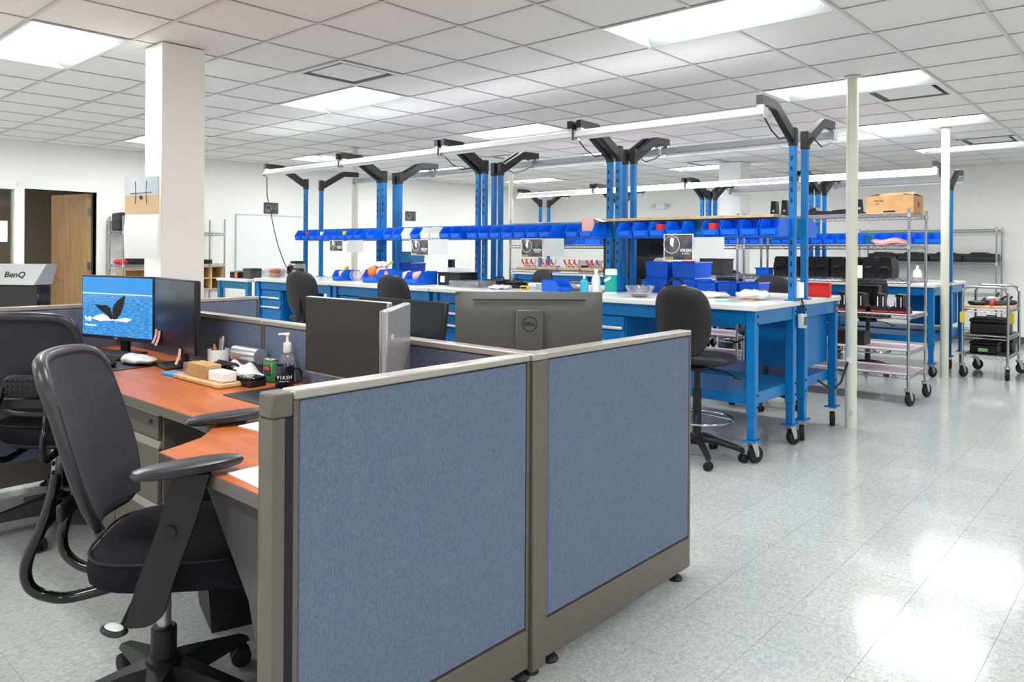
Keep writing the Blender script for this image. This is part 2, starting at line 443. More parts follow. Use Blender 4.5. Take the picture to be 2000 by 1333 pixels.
# --- walls
def wall_sheet(name, plane, c, u0, u1, holes, label, th=.12, sign=1):
    us_ = sorted({u0, u1} | {h[0] for h in holes} | {h[1] for h in holes}); zs = sorted({0, HC+.13} | {h[2] for h in holes} | {h[3] for h in holes})
    V, Fc = quad_lattice(us_, zs, lambda u, z: any(h[0] < u < h[1] and h[2] < z < h[3] for h in holes))
    mm = MB(); mm.add([(c, u, z) if plane == 'x' else (u, c, z) for u, z in V], Fc)
    me = bpy.data.meshes.new(name); me.from_pydata(mm.v, [], mm.f); me.materials.append(M['wall_paint'])
    o = bpy.data.objects.new(name, me); COL.objects.link(o)
    sm = o.modifiers.new('thick', 'SOLIDIFY'); sm.thickness = th; sm.offset = sign
    return tag(o, label, None, None, 'structure')
DY0, DY1, DZ = 3.07, 3.95, 2.13        # door opening
WY0, WY1, WZ0, WZ1 = 1.75, 3.0, .95, 2.16
wall_sheet('wall_left', 'x', XL, YN, YF, [(DY0, DY1, 0, DZ), (WY0, WY1, WZ0, WZ1)], 'white wall with the office door', .12, -1)
wall_sheet('wall_far', 'y', YF, XL, XR, [], 'white wall at the far end of the room', .12, -1)
wall_sheet('wall_right', 'x', XR, YN, YF, [], 'white side wall', .12, 1)
wall_sheet('wall_near', 'y', YN, XL, XR, [], 'white wall behind the camera', .12, 1)
for nm, bx_ in (('baseboard_left', (XL+.001, XL+.012, YN, DY0-.13, 0, .1)), ('baseboard_left_far', (XL+.001, XL+.012, DY1+.13, YF, 0, .1)),
                ('baseboard_far', (XL+.013, XR, YF-.012, YF-.001, 0, .1)), ('baseboard_right', (XR-.012, XR-.001, YN, YF-.013, 0, .1))):
    m = MB(); m.b2(*bx_); tag(m.build(nm, 'base_rubber', None, False), 'dark grey rubber baseboard', None, None, 'structure')
# door frame, open door, window with glass
fr = MB()
fr.prism([(DY0-.07, 0), (DY0-.07, DZ+.09), (DY1+.12, DZ+.09), (DY1+.12, 0), (DY1, 0), (DY1, DZ), (DY0, DZ), (DY0, 0)], XL-.125, XL+.022, 'yz')
tag(fr.build('trim_1', 'white_metal', None, False), 'white metal frame around the open office door', None, None, 'structure')
d1 = tag(bpy.data.objects.new('door_1', None), 'open light oak office door', None, None, 'structure'); COL.objects.link(d1)
d1.location = (XL-.135, DY1-.01, 0); d1.rotation_euler = (0, 0, math.radians(14))
m = MB(); m.b2(-.86, 0, -.045, 0, .012, DZ-.01); m.build('door_leaf', 'oak', d1, False)
for z in (.25, 1.12, 1.87):
    m = MB(); m.b2(-.005, .05, -.06, -.045, z-.055, z+.055); m.cyl((.0, -.05, z-.055), (.0, -.05, z+.055), .009); m.build('hinge', 'steel', d1)
m = MB(); m.cyl((-.78, -.045, 1.0), (-.78, -.11, 1.0), .012); m.cyl((-.78, -.105, 1.0), (-.66, -.105, 1.0), .01); m.build('door_handle', 'steel', d1)
w1 = tag(bpy.data.objects.new('window_1', None), 'office window beside the door', None, None, 'structure'); COL.objects.link(w1)
fr = MB()
def frame_loop(mb, y0, y1, z0, z1, t, xa, xb):
    o_ = [(y0, z0), (y1, z0), (y1, z1), (y0, z1)]; i_ = [(y0+t, z0+t), (y1-t, z0+t), (y1-t, z1-t), (y0+t, z1-t)]
    V = [(xa, *p) for p in o_] + [(xa, *p) for p in i_] + [(xb, *p) for p in o_] + [(xb, *p) for p in i_]; Fc = []
    for k in range(4):
        q = (k+1) % 4
        Fc += [(k, q, 4+q, 4+k), (8+k, 12+k, 12+q, 8+q), (k, 8+k, 8+q, q), (4+k, 4+q, 12+q, 12+k)]
    mb.add(V, Fc)
frame_loop(fr, WY0, WY1, WZ0, WZ1, .045, XL-.12, XL+.02); fr.build('window_frame', 'white_metal', w1, False)
m = MB(); m.b2(XL-.056, XL-.05, WY0+.045, WY1-.045, WZ0+.045, WZ1-.045); m.build('window_pane', 'glass', w1, False)
# the office behind
ov = MB()
X0, Y0, Y1 = XL-4.1, 1.0, 5.4
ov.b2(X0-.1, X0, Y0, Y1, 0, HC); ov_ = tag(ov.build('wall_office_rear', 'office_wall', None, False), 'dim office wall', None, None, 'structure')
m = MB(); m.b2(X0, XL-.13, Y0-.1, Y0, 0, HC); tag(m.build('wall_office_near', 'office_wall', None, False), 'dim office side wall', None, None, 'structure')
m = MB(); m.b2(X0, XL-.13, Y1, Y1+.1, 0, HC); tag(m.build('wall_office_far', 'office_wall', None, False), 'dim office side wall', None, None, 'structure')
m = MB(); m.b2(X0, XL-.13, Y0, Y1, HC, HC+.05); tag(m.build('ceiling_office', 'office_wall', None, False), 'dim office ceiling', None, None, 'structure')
oi_ = thing('added_office_lamp', 'unseen lamp added to brighten the dim office', 'ceiling lamp', (-13.4, 2.2, HC-.06))  # assumed source out of view, added to lift the office brightness
m = MB(); m.b2(0, 1.0, 0, .25, 0, .059); m.build('lamp_body', 'white_metal', oi_, False); m = MB(); m.b2(.02, .98, .02, .23, -.01, -.001); m.build('lamp_lens', mat('added_office_glow', '#ffffff', .5, emit='#fff4e4', es=45.0), oi_, False)
m = MB(); m.b2(0, .0012, 0, .16, 0, .27); one('paper_notice', m, 'paper', 'white paper notice taped to the office window glass', 'notice', None, (XL-.0495, 2.74, 1.44), 0, False)

# --- pillars and poles
def pillar(x0, x1, y0, y1, label):
    m = MB(); m.b2(x0, x1, y0, y1, 0, HC-.002, .004)
    return tag(m.build('pillar', 'wall_paint', None, False), label, None, None, 'structure')
pillar(-5.23, -4.97, 2.2, 2.5, 'square white pillar with a calendar, by the desks')
pillar(-5.28, -4.93, 11.0, 11.35, 'square white pillar near the far wall')
def pole(x, y, label):
    r = thing('support_pole', label, 'pole', (x, y, 0))
    m = MB(); m.cyl((0, 0, 0), (0, 0, HC-.001), .042, n=20); m.build('pole_shaft', 'cream_paint', r)
    m = MB(); m.cyl((0, 0, HC-.012), (0, 0, HC-.001), .06, n=20); m.build('ceiling_ring', 'cream_paint', r)
    return r
p1 = pole(-1.905, 6.27, 'cream steel support pole beside the near bench row')
m = MB(); m.box(.012, -.044, .12, .026, .003, .035); m.build('sticker', 'paper_grey', p1, False)
m = MB(); m.box(-.005, -.045, .53, .03, .01, .04); m.build('outlet', 'white', p1, False)
pole(-1.925, 9.5, 'cream steel support pole beside the chrome utility trolley')
pole(-8.22, 6.27, 'cream steel support pole behind the left end of the near benches')
pole(-8.22, 9.5, 'cream steel support pole farthest back, at the far bench row')

# --- ceiling lamps and vents
tr0 = thing('ceiling_lamp', 'ceiling lamp', 'ceiling lamp', (0, 0, HC), 0, 'recessed ceiling lamps')
def tro():
    m = MB(); L, W, d = 1.2192, .6096, .075
    o_ = [(0, 0), (L, 0), (L, W), (0, W)]; t = .02; i_ = [(t, t), (L-t, t), (L-t, W-t), (t, W-t)]; e = .05; c_ = [(e, .17), (L-e, .17), (L-e, W-.17), (e, W-.17)]
    V = [(x, y, -.004) for x, y in o_] + [(x, y, -.004) for x, y in i_]
    m.add(V, [(k, (k+1) % 4, 4+(k+1) % 4, 4+k) for k in range(4)]); m.build('lamp_frame', 'white_metal', tr0, False)
    m = MB(); V = [(x, y, -.003) for x, y in i_] + [(x, y, d) for x, y in c_]
    m.add(V, [(k, (k+1) % 4, 4+(k+1) % 4, 4+k) for k in range(4)] + [(4, 5, 6, 7)]); m.build('reflector', 'reflector', tr0, False)
    m = MB()
    m.sheet(1, 8, lambda u, v_: (.06+u*(L-.12), .165+v_*(W-.33), .045-.04*math.sin(PI*v_)), 0); m.build('lamp_lens', 'lamp_glow', tr0)
tro()
for k, (i, j) in enumerate(LIGHTS):
    o = tr0 if k == 0 else copy_tree(tr0)
    o.location = (gx(j), gy(i), HC)
    o['label'] = 'recessed bright ceiling lamp, %s, %s in depth' % ({-12: 'column nearest the left wall', -6: 'column over the cubicles', 0: 'column over the aisle', 6: 'column right of the aisle'}[j], nth((i+11)//4+1))
vn0 = thing('ceiling_vent', 'vent', 'air vent', (0, 0, HC), 0, 'square ceiling air vents')
m = MB(); W = .6096
def ring(m, a0, z0, a1, z1):
    o_ = [(a0, a0), (W-a0, a0), (W-a0, W-a0), (a0, W-a0)]; i_ = [(a1, a1), (W-a1, a1), (W-a1, W-a1), (a1, W-a1)]
    m.add([(x, y, z0) for x, y in o_] + [(x, y, z1) for x, y in i_], [(k, (k+1) % 4, 4+(k+1) % 4, 4+k) for k in range(4)])
ring(m, .0, -.004, .05, -.003); m.build('vent_frame', 'ceiling_paint', vn0, False)
m = MB(); ring(m, .05, -.003, .085, .06); m.build('vent_throat', 'air_black', vn0, False)
m = MB(); m.b2(.095, W-.095, .095, W-.095, .004, .014, .006); m.build('vent_plate', 'ceiling_paint', vn0, False)
m = MB(); m.b2(.05, W-.05, .05, W-.05, .06, .07); m.build('vent_back', 'air_black', vn0, False)
for k, (i, j) in enumerate(VENTS):
    o = vn0 if k == 0 else copy_tree(vn0)
    o.location = (gx(j), gy(i), HC)
    o['label'] = 'square white ceiling air vent ' + ('right of the square pillar, nearest', 'right of the near cream pole', 'above the left benches', 'near the left wall', 'at the right edge, farther back', 'above the far bench row', 'over the camera', 'near the far wall')[k]
# ================================================================ WORKBENCHES
WT = 1.025    # worktop height
def caster(parent, x, y, z, rz, r=.056, wmat='rubber', fork='zinc', plate=None, w=.036):
    """swivel caster whose plate sits at height z: fork part with wheel, hub and plate as its pieces"""
    m = MB(); T = Matrix.Translation((x, y, 0)) @ Matrix.Rotation(rz, 4, 'Z'); m.T = T
    for s in (-1, 1): m.prism([(-.022, z-.012), (.026, z-.012), (.045, r+.012), (.040, r-.014), (.018, r-.014)], s*(w/2+.004)-.002, s*(w/2+.004)+.002, 'xz')
    m.box(0, 0, z-.01, .052, w+.012, .008); m.cyl((.03, -w/2-.008, r), (.03, w/2+.008, r), .008, n=8)
    f = m.build('caster_fork', fork, parent)
    m = MB(); m.T = T; m.lathe([(r*.62, -w/2), (r*.93, -w/2), (r, -w/2+.007), (r, w/2-.007), (r*.93, w/2), (r*.62, w/2)], (.03, 0, r), 20, (0, 1, 0)); m.build('wheel', wmat, f)
    m = MB(); m.T = T; m.lathe([(r*.6, -w/2+.004), (r*.6, w/2-.004)], (.03, 0, r), 14, (0, 1, 0)); m.build('wheel_hub', 'chair_gray', f)
    if plate:
        m = MB(); m.T = Matrix.Translation((x, y, 0)); m.box(0, 0, z, .088, .125, .008, 0, .003)
        for a_ in (-1, 1):
            for b_ in (-1, 1): m.cyl((a_*.034, b_*.05, z), (a_*.034, b_*.05, z+.01), .008, n=6)
        m.build('caster_plate', plate, f)
    return f

def make_bench():
    B = thing('workbench', 'bench', 'workbench', (0, 0, 0))
    blue = 'bench_blue'
    m = MB(); m.b2(-.757, .757, -.38, .38, WT-.038, WT, .005); m.build('worktop', 'laminate', B)
    for nm, a_ in (('apron', (-.70, .70, -.335, -.315, WT-.13, WT-.04)), ('apron', (-.70, .70, .315, .335, WT-.13, WT-.04)),
                   ('apron', (-.735, -.715, -.30, .30, WT-.13, WT-.04)), ('apron', (.715, .735, -.30, .30, WT-.13, WT-.04))):
        m = MB(); m.b2(*a_); m.build(nm, blue, B, False)
    for sx in (-1, 1):
        for sy in (-1, 1):
            m = MB(); m.b2(sx*.712-.03, sx*.712+.03, sy*.325-.03, sy*.325+.03, .30, WT-.04, .004); m.b2(sx*.712-.025, sx*.712+.025, sy*.325-.025, sy*.325+.025, .15, .31, .003)
            lg = m.build('leg', blue, B)
            m = MB()
            for z in (.36, .44, .90, .95):
                m.cyl((sx*.742, sy*.325+.012, z), (sx*.747, sy*.325+.012, z), .008, n=8)
            m.build('leg_bolts', 'black', lg)
            caster(B, sx*.712, sy*.325, .146, (PI/2-.35 if sx > 0 else PI/2+.35), plate=blue)
    m = MB(); m.b2(-.68, .68, -.30, .30, .425, .437); m.b2(-.68, .68, -.31, -.30, .37, .437); m.b2(-.68, .68, .30, .31, .37, .437)
    m.b2(-.69, -.68, -.29, .29, .36, .437); m.b2(.68, .69, -.29, .29, .36, .437); m.build('lower_shelf', blue, B, False)
    # drawer unit at the left end
    m = MB(); m.b2(-.675, -.245, -.31, .26, .50, WT-.135, .004); du = m.build('drawer_unit', blue, B)
    for z0, z1 in ((.785, .885), (.675, .78), (.51, .67)):
        m = MB(); m.b2(-.665, -.255, -.325, -.311, z0, z1, .003); m.build('drawer', blue, du)
        m = MB(); m.b2(-.655, -.265, -.348, -.326, z0+.004, z0+.026, .006); m.build('drawer_handle', 'drawer_pull', du)
        m = MB(); m.cyl((-.46, -.331, z1-.03), (-.46, -.3255, z1-.03), .008, n=10); m.build('drawer_lock', 'zinc', du)
    # uprights, arms, bin rail
    for sx in (-1, 1):
        x = sx*.722
        m = MB(); m.b2(x-.022, x+.022, .298, .342, WT+.005, 2.16, .003); up = m.build('upright', blue, B)
        m = MB(); m.b2(x-.036, x+.036, .27, .37, WT+.0005, WT+.007); m.build('upright_foot', blue, up, False)
        m = MB(); m.b2(x-.026, x+.026, .294, .346, 2.12, 2.25, .003); m.build('upright_sleeve', 'black_plastic', up)
        m = MB()
        for z in [1.12+.075*q for q in range(13)]:
            if not 1.44 < z < 1.66: m.b2(x-.005, x+.005, .2945, .2985, z, z+.03)
        tag(m.build('slots', 'ink', up, False), None, None, None, 'stuff')
        m = MB(); a_ = [(.31, 2.18), (-.02, 2.345), (-.25, 2.365)]
        o_ = [(.33, 2.15), (.345, 2.20), (-.005, 2.385), (-.03, 2.39), (-.26, 2.395), (-.26, 2.335), (-.03, 2.325), (.28, 2.15)]
        m.prism(o_, x-.022, x+.022, 'yz'); arm = m.build('light_arm', 'black_plastic', B, False)
        m = MB(); m.b2(x-.02, x+.02, -.255, -.215, 2.30, 2.34); m.build('arm_clip', 'steel', arm, False)
    m = MB(); m.b2(-.713, .713, .305, .325, 1.475, 1.615); br = m.build('bin_rail', 'bench_teal', B, False)
    m = MB()
    for z in (1.50, 1.535, 1.57): m.b2(-.70, .70, .298, .305, z, z+.012)
    m.build('rail_louvre', 'bench_teal', br, False)
    return B
bench0 = make_bench()
NB = [-2.757 - 1.533*k for k in range(4)]
rank = ('right end', 'second from the right', 'third from the right', 'left end')
ROWS = []
k_ = 0
for rn, yf in (('near', 5.08), ('far', 9.78)):
    for k, x in enumerate(NB):
        for side, y, rz in (('front', yf, 0), ('rear', yf+.87, PI)):
            o = bench0 if k_ == 0 else copy_tree(bench0); k_ += 1
            o.location = (x, y, 0); o.rotation_euler = (0, 0, rz)
            tag(o, 'blue workbench with white top, %s row, %s side, %s' % (rn, side, ('first from the right', 'second from the right', 'third from the right', 'leftmost')[k]), None, 'blue workbenches')
# light bars over the benches
def make_bar(glow, rear=False):
    t = thing('task_light', 'bar', 'light bar', (0, 0, 0))
    m = MB(); m.prism([(-.04, 2.268), (-.022, 2.312), (.022, 2.312), (.04, 2.268), (.03, 2.262), (-.03, 2.262)], -.752, .752, 'yz'); m.build('light_housing', 'housing_grey' if rear else 'white_metal', t)
    m = MB(); m.cyl((-.73, .010, 2.256), (.73, .010, 2.256), .013, n=12); m.build('light_tube', 'bar_glow' if glow else 'white', t)
    if rear: pass
    m = MB(); m.b2(-.73, .73, -.018, .018, 2.3125, 2.315); m.build('added_top_strip', 'housing_grey' if rear else 'bar_glow' if glow else 'added_uplight', t, False)  # top glow added to brighten the ceiling; rear strips stay plain grey
    for s in (-1, 1):
        m = MB(); m.b2(s*.753-.003, s*.753+.003, -.038, .038, 2.242, 2.314); m.build('end_cap', 'steel', t, False)
    return t
bar_off, bar_on, bar_rear = make_bar(False), make_bar(True), make_bar(False, True)
used = set()
for rn, yf, src in (('near', 5.08, bar_off), ('far', 9.78, bar_on)):
    first = True
    for k, x in enumerate(NB):
        for side, y in (('front', yf-.235), ('rear', yf+.87+.235)):
            if rn == 'far' and side == 'rear' and k > 1: continue
            s_ = bar_rear if side == 'rear' else src
            o = s_ if s_.name not in used else copy_tree(s_); used.add(s_.name)
            o.location = (x, y, 0)
            tag(o, '%s light bar over the %s benches, %s side, %s' % ('glowing' if s_ is bar_on else 'grey' if s_ is bar_rear else 'white', rn, side, ('first from the right', 'second from the right', 'third from the right', 'leftmost')[k]), None, 'light bars over the benches')

# ---------------------------------------------------------------- hopper bins
def bin_mesh(w, d, h, t=.0035, lip=.45):
    """open-front stacking bin: front faces -y, back at y=0"""
    pr = [(0, 0), (-d*.93, 0), (-d, h*lip), (-d*.78, h), (0, h)]
    inn = [(-t, t), (-d*.93+t*.6, t), (-d+t, h*lip), (-d*.78, h), (-t, h)]
    V = [(s*w/2, y, z) for s in (-1, 1) for y, z in pr] + [(s*(w/2-t), y, z) for s in (-1, 1) for y, z in inn]
    Fc = [(0, 1, 2, 3, 4), (9, 8, 7, 6, 5), (0, 5, 6, 1), (1, 6, 7, 2), (4, 9, 5, 0)]
    Fc += [(14, 13, 12, 11, 10), (15, 16, 17, 18, 19), (11, 16, 15, 10), (12, 17, 16, 11), (10, 15, 19, 14)]
    for s in (0, 5):
        for a_, b_ in ((2, 3), (3, 4)): Fc.append((a_+s, b_+s, b_+s+10, a_+s+10))
    Fc += [(2, 7, 17, 12), (4, 14, 19, 9)]
    m = MB(); m.add(V, Fc); return m
def make_bin(w, d, h, material='bin_blue', name='hopper_bin', lip=.45):
    t = thing(name, 'bin', 'bin', (0, 0, 0))
    bin_mesh(w, d, h, lip=lip).build('bin_body', material, t, False)
    m = MB(); m.b2(-w*.5, w*.5, -d*.03, 0, h-.006, h+.004); m.build('bin_rim', material, t, False)
    m = MB(); m.b2(-w*.36, w*.36, -d*.985-.002, -d*.955, h*.12, h*.38); m.build('label_slot', material, t, False)
    return t
railbin = make_bin(.132, .235, .122)
first = True
GAPS = {(0, 9), (0, 4), (1, 2), (2, 8), (3, 9)}
WHITE = {(2, 2), (2, 3), (2, 5)}
nb = 0
binspots = {}
wbin = make_bin(.132, .235, .122, 'bin_white')
fw = True
for k, xc in enumerate(NB):
    for q in range(10):
        if (k, q) in GAPS: continue
        x = xc + .655 - q*.1455
        if k == 0 and q == 3: pass
        y = 5.08 + .297; z = 1.478
        if (k, q) in WHITE:
            o = wbin if fw else copy_tree(wbin); fw = False
            tag(o, 'white hanging bin among blue ones on the near rail, %s bin from the right' % nth(k*10+q+1-sum(1 for g_ in GAPS if g_ < (k, q))), None, 'white bins on the near bench rail')
        else:
            o = railbin if first else copy_tree(railbin); first = False
            tag(o, 'blue hanging bin on the near front rail, %s bin from the right' % nth(k*10+q+1-sum(1 for g_ in GAPS if g_ < (k, q))), None, 'blue bins on the near bench rail')
        o.location = (x, y, z); binspots[(k, q)] = (x, y, z)
for k, xc in enumerate(NB[:1]):     # rear side, right end only
    for q in range(3):
        o = copy_tree(railbin); o.location = (xc + .655 - q*.1455, 5.95-.297, 1.478); o.rotation_euler = (0, 0, PI)
        tag(o, 'blue hanging bin on the near rear rail, %s from the right end' % nth(q+1), None, 'blue bins on the rear near rail')
FG = {(0, 5), (1, 3), (2, 6), (3, 2), (3, 8)}
for k, xc in enumerate(NB):
    for q in range(10):
        if (k, q) in FG: continue
        o = copy_tree(railbin); o.location = (xc + .655 - q*.1455, 9.78+.297, 1.478)
        tag(o, 'blue hanging bin on the far front rail, %s bin from the right' % nth(k*10+q+1-sum(1 for g_ in FG if g_ < (k, q))), None, 'blue bins on the far bench rail')
# wooden board lying behind the bins, and small things in bins
m = MB(); m.b2(-.80, .80, -.11, .11, 0, .022, .002); one('wooden_board', m, 'skin_wood', 'long pale wooden board lying on top of the near bin rail', 'board', None, (-2.93, 5.41, 1.616))
def tape_roll(name, material, label, loc, r=.036, h=.078):
    m = MB(); m.lathe([(r*.55, 0), (r, 0), (r, h), (r*.55, h), (r*.55, 0)], n=18); return one(name, m, material, label, 'tape roll', None, loc)
b = binspots[(0, 6)]; tape_roll('tape_roll', 'red', 'red tape roll in a hanging bin left of the teal rail gap', (b[0], b[1]-.17, b[2]+.022))
b = binspots[(0, 3)]; tape_roll('tape_roll', 'red', 'red tape roll in a hanging bin near the right end', (b[0], b[1]-.17, b[2]+.022))
b = binspots[(3, 2)]; tape_roll('tape_roll', 'yellow', 'yellow tape roll in a hanging bin over the left benches', (b[0], b[1]-.17, b[2]+.022))
b = binspots[(3, 7)]; tape_roll('tape_roll', 'red', 'red tape roll in a hanging bin at the far left end', (b[0], b[1]-.17, b[2]+.022))
b = binspots[(3, 5)]; tape_roll('tape_roll', 'paper', 'white tape roll in a hanging bin over the left benches', (b[0], b[1]-.17, b[2]+.022))
b = binspots[(1, 7)]
m = MB(); m.b2(-.05, .05, -.03, .03, 0, .035, .004); one('cable_tie_bag', m, 'bag_white', 'small white packet in a hanging bin beside a red marker', 'packet', None, (b[0], b[1]-.16, b[2]+.005), .2)
b = binspots[(1, 6)]
m = MB(); m.cyl((0, 0, 0), (.02, .02, .13), .008); one('marker_pen', m, 'red', 'red marker standing up in a hanging bin', 'marker', None, (b[0]+.03, b[1]-.10, b[2]+.006))
b = binspots[(1, 3)]
m = MB(); m.blob((0, 0, .02), .045, .03, .02); one('black_part', m, 'black_plastic', 'small black part in a blue hanging bin', 'part', None, (b[0], b[1]-.17, b[2]+.002))
# pale cartons on the rail
t = thing('paper_carton', 'pink and white open carton tilted on the bin rail by the blue uprights', 'carton', (-3.635, 5.21, 1.4825), .08)
m = MB(); m.b2(-.055, .055, -.045, .05, 0, .155, .002); m.build('carton_body', 'pink', t, False)
m = MB(); m.add([(.0555, -.045, .156), (.0555, .05, .156), (.13, .05, .13), (.13, -.045, .125)], [(0, 1, 2, 3)]); m.build('carton_flap', 'paper', t, False)

# ---------------------------------------------------------------- printed sheets hanging below the bins
def sheet_print(x0, x1, z0, z1, label, pic):
    t = thing('hanging_sheet', label, 'poster', ((x0+x1)/2, 5.135, z1)); w, h = (x1-x0)/2, z1-z0
    m = MB(); m.b2(-w, w, 0, .0015, -h, 0); m.build('sheet', 'paper' if pic else 'paper_grey', t, False)
    if pic:
        m = MB(); m.b2(-w*.94, w*.94, -.0012, -.0002, -h*.97, -h*.03); m.build('print_field', 'print_dark', t, False)
        m = MB(); c = (-w*.45, -h*.4); rr = h*.33
        m.tube([(c[0]+rr*math.cos(a_*PI/12), -.002, c[1]+rr*math.sin(a_*PI/12)) for a_ in range(24)], .0035, 5, True); m.build('print_ring', 'paper_grey', t)
        m = MB(); m.prism([(c[0]-.015, c[1]+.0), (c[0]+.012, c[1]-.02), (c[0]+.02, c[1]+.05), (c[0]-.01, c[1]+.055)], -.0022, -.0014, 'xz'); m.build('print_figure', 'white', t, False)
        m = MB()
        for q in range(5): m.prism([(-w*.9+q*.014, -h*.95), (-w*.9+q*.014+.006, -h*.95), (-w*.9+q*.014+.012, -h*.86), (-w*.9+q*.014+.006, -h*.86)], -.0022, -.0014, 'xz')
        m.build('print_stripes', 'yellow', t, False)
        text('VIKEN', .034, 'white', t, (w*.5, -.002, -h*.62)); text('DETECTION', .011, 'white', t, (w*.5, -.002, -h*.74))
SH = [(-7.2, -6.95, 1.35, 1.472, 'small dark printed sheet under the bins, leftmost', 1), (-6.87, -6.58, 1.34, 1.472, 'blank grey plastic sheet under the bins, leftmost', 0),
      (-5.79, -5.53, 1.315, 1.474, 'dark printed sheet under the bins over the third bench', 1), (-5.51, -5.26, 1.33, 1.474, 'blank grey plastic sheet hanging left of the black arms, third bench', 0),
      (-4.325, -4.075, 1.31, 1.474, 'dark printed sheet with ring picture under the bins, second bench', 1), (-4.07, -3.85, 1.325, 1.474, 'blank grey plastic sheet under the bins, second bench', 0),
      (-2.905, -2.66, 1.30, 1.50, 'largest printed sheet with VIKEN lettering under the nearest bins', 1), (-2.655, -2.42, 1.32, 1.474, 'blank grey plastic sheet under the nearest bins', 0)]
for s_ in SH: sheet_print(*s_)

# ---------------------------------------------------------------- work stools
def make_stool():
    t = thing('work_stool', 'stool', 'stool', (0, 0, 0))
    for k in range(5):
        an = 2*PI*k/5 + .35; c_, s_ = math.cos(an), math.sin(an)
        m = MB(); m.tube([(c_*.03, s_*.03, .135), (c_*.12, s_*.12, .125), (c_*.24, s_*.24, .095), (c_*.285, s_*.285, .078), (c_*.29, s_*.29, .06)], [.026, .024, .02, .019, .014], 8); lg = m.build('base_leg', 'black_plastic', t)
        m = MB(); a2 = an+.9
        for o_ in (-.014, .014):
            m.lathe([(.010, -.009), (.026, -.008), (.028, 0), (.026, .008), (.010, .009)], (c_*.29-o_*math.sin(a2), s_*.29+o_*math.cos(a2), .028), 12, (-math.sin(a2), math.cos(a2), 0))
        m.build('caster', 'rubber', lg)
    m = MB(); m.lathe([(.045, .10), (.045, .15), (.028, .17), (.028, .46), (.02, .46), (.02, .60), (.03, .60)], n=16); m.build('gas_column', 'black_plastic', t)
    m = MB(); m.tube([(.23*math.cos(a_*PI/16), .23*math.sin(a_*PI/16), .27) for a_ in range(32)], .009, 8, True); fr_ = m.build('foot_ring', 'chrome', t)
    for k in range(4):
        an = k*PI/2+.4; m = MB(); m.cyl((.028*math.cos(an), .028*math.sin(an), .30), (.225*math.cos(an), .225*math.sin(an), .27), .007, n=6); m.build('ring_spoke', 'chrome', fr_)
    m = MB(); m.b2(-.09, .09, -.12, .1, .595, .625, .008); m.build('seat_plate', 'black_plastic', t)
    m = MB(); m.blob((0, .0, .665), .235, .225, .042, 3.2, 24, 10, 0, lambda x, y, z: (x, y, z + (.022*(y/.225)**2 if y < 0 else -.012*(y/.225)**3))); m.build('seat', 'black_vinyl', t)
    def bk(x, y, z):   # backrest shell
        return (x*(1-.16*max(0, -z/.23)), y + .035*(x/.19)**2 - .03*(z/.23), z)
    m = MB(); m.blob((0, -.25, .925), .192, .035, .228, 3.0, 24, 14, 0, bk); m.build('backrest', 'black_vinyl', t)
    m = MB(); m.beam((0, -.08, .61), (0, -.275, .63), .05, .018, .004); m.beam((0, -.285, .62), (0, -.29, .86), .05, .014, .004); m.build('back_bracket', 'black_plastic', t)
    m = MB(); m.tube([(.08, .0, .60), (.18, .03, .585), (.24, .04, .56)], .006, 6); m.blob((.255, .043, .553), .03, .012, .008); m.build('height_lever', 'black_plastic', t)
    return t
stool0 = make_stool()
STO = [((-2.36, 4.62, 0), .05, 'black vinyl work stool at the right end of the near benches'),
       ((-6.5, 4.47, 0), .32, 'black vinyl work stool with dark jacket, beside the leftmost blue drawers'),
       ((-5.07, 4.5, 0), .1, 'black vinyl work stool half hidden behind the dark monitor back'),
       ((-2.72, 6.62, 0), PI+.2, 'black work stool on the rear side of the near benches, by the front stool'),
       ((-4.05, 9.0, 0), .0, 'black work stool seen beyond the stacked blue bins'),
       ((-2.62, 9.2, 0), .3, 'black work stool behind the chrome rack with pink shelves'),
       ((-5.6, 6.75, 0), PI-.2, 'black work stool on the rear side behind the black crate')]
for k, (l, rz, lab) in enumerate(STO):
    o = stool0 if k == 0 else copy_tree(stool0); o.location = l; o.rotation_euler = (0, 0, rz); tag(o, lab, None, 'black vinyl work stools')
m = MB(); m.blob((0, 0, 0), .22, .2, .05, 2.2, 20, 8, 0, lambda x, y, z: (x, y, z + .02*math.sin(x*40)*math.cos(y*33))); one('jacket', m, 'chair_cloth', 'black jacket heaped on a stool seat by the left drawers', 'jacket', None, (-6.5, 4.52, .745))
# ================================================================ WIRE RACKS AND TROLLEY
def wire_shelf(parent, x0, x1, y0, y1, z, liner=None, thick=.032, step=.055, name='wire_shelf', decks=True):
    m = MB(); r = .0042
    for zz in (z, z-thick):
        m.tube([(x0, y0, zz), (x1, y0, zz), (x1, y1, zz), (x0, y1, zz)], r, 5, True)
    def zig(a_, b_):
        a_, b_ = Vector(a_), Vector(b_); n = max(2, int((b_-a_).length/step)); pts = []
        for k in range(2*n+1):
            p = a_.lerp(b_, k/(2*n)); pts.append((p.x, p.y, z - (thick if k % 2 else 0)))
        m.tube(pts, .0026, 4)
    zig((x0, y0, 0), (x1, y0, 0)); zig((x1, y0, 0), (x1, y1, 0)); zig((x0, y0, 0), (x0, y1, 0)); zig((x0, y1, 0), (x1, y1, 0))
    if decks:
        n = int((x1-x0)/.06)
        for k in range(1, n): m.tube([(x0+(x1-x0)*k/n, y0, z), (x0+(x1-x0)*k/n, y1, z)], .0022, 4, False, False)
    s = m.build(name, 'chrome', parent)
    if liner:
        m = MB(); m.b2(x0+.004, x1-.004, y0+.004, y1-.004, z+.0035, z+.007); m.build('shelf_liner', liner, s, False)
    return s
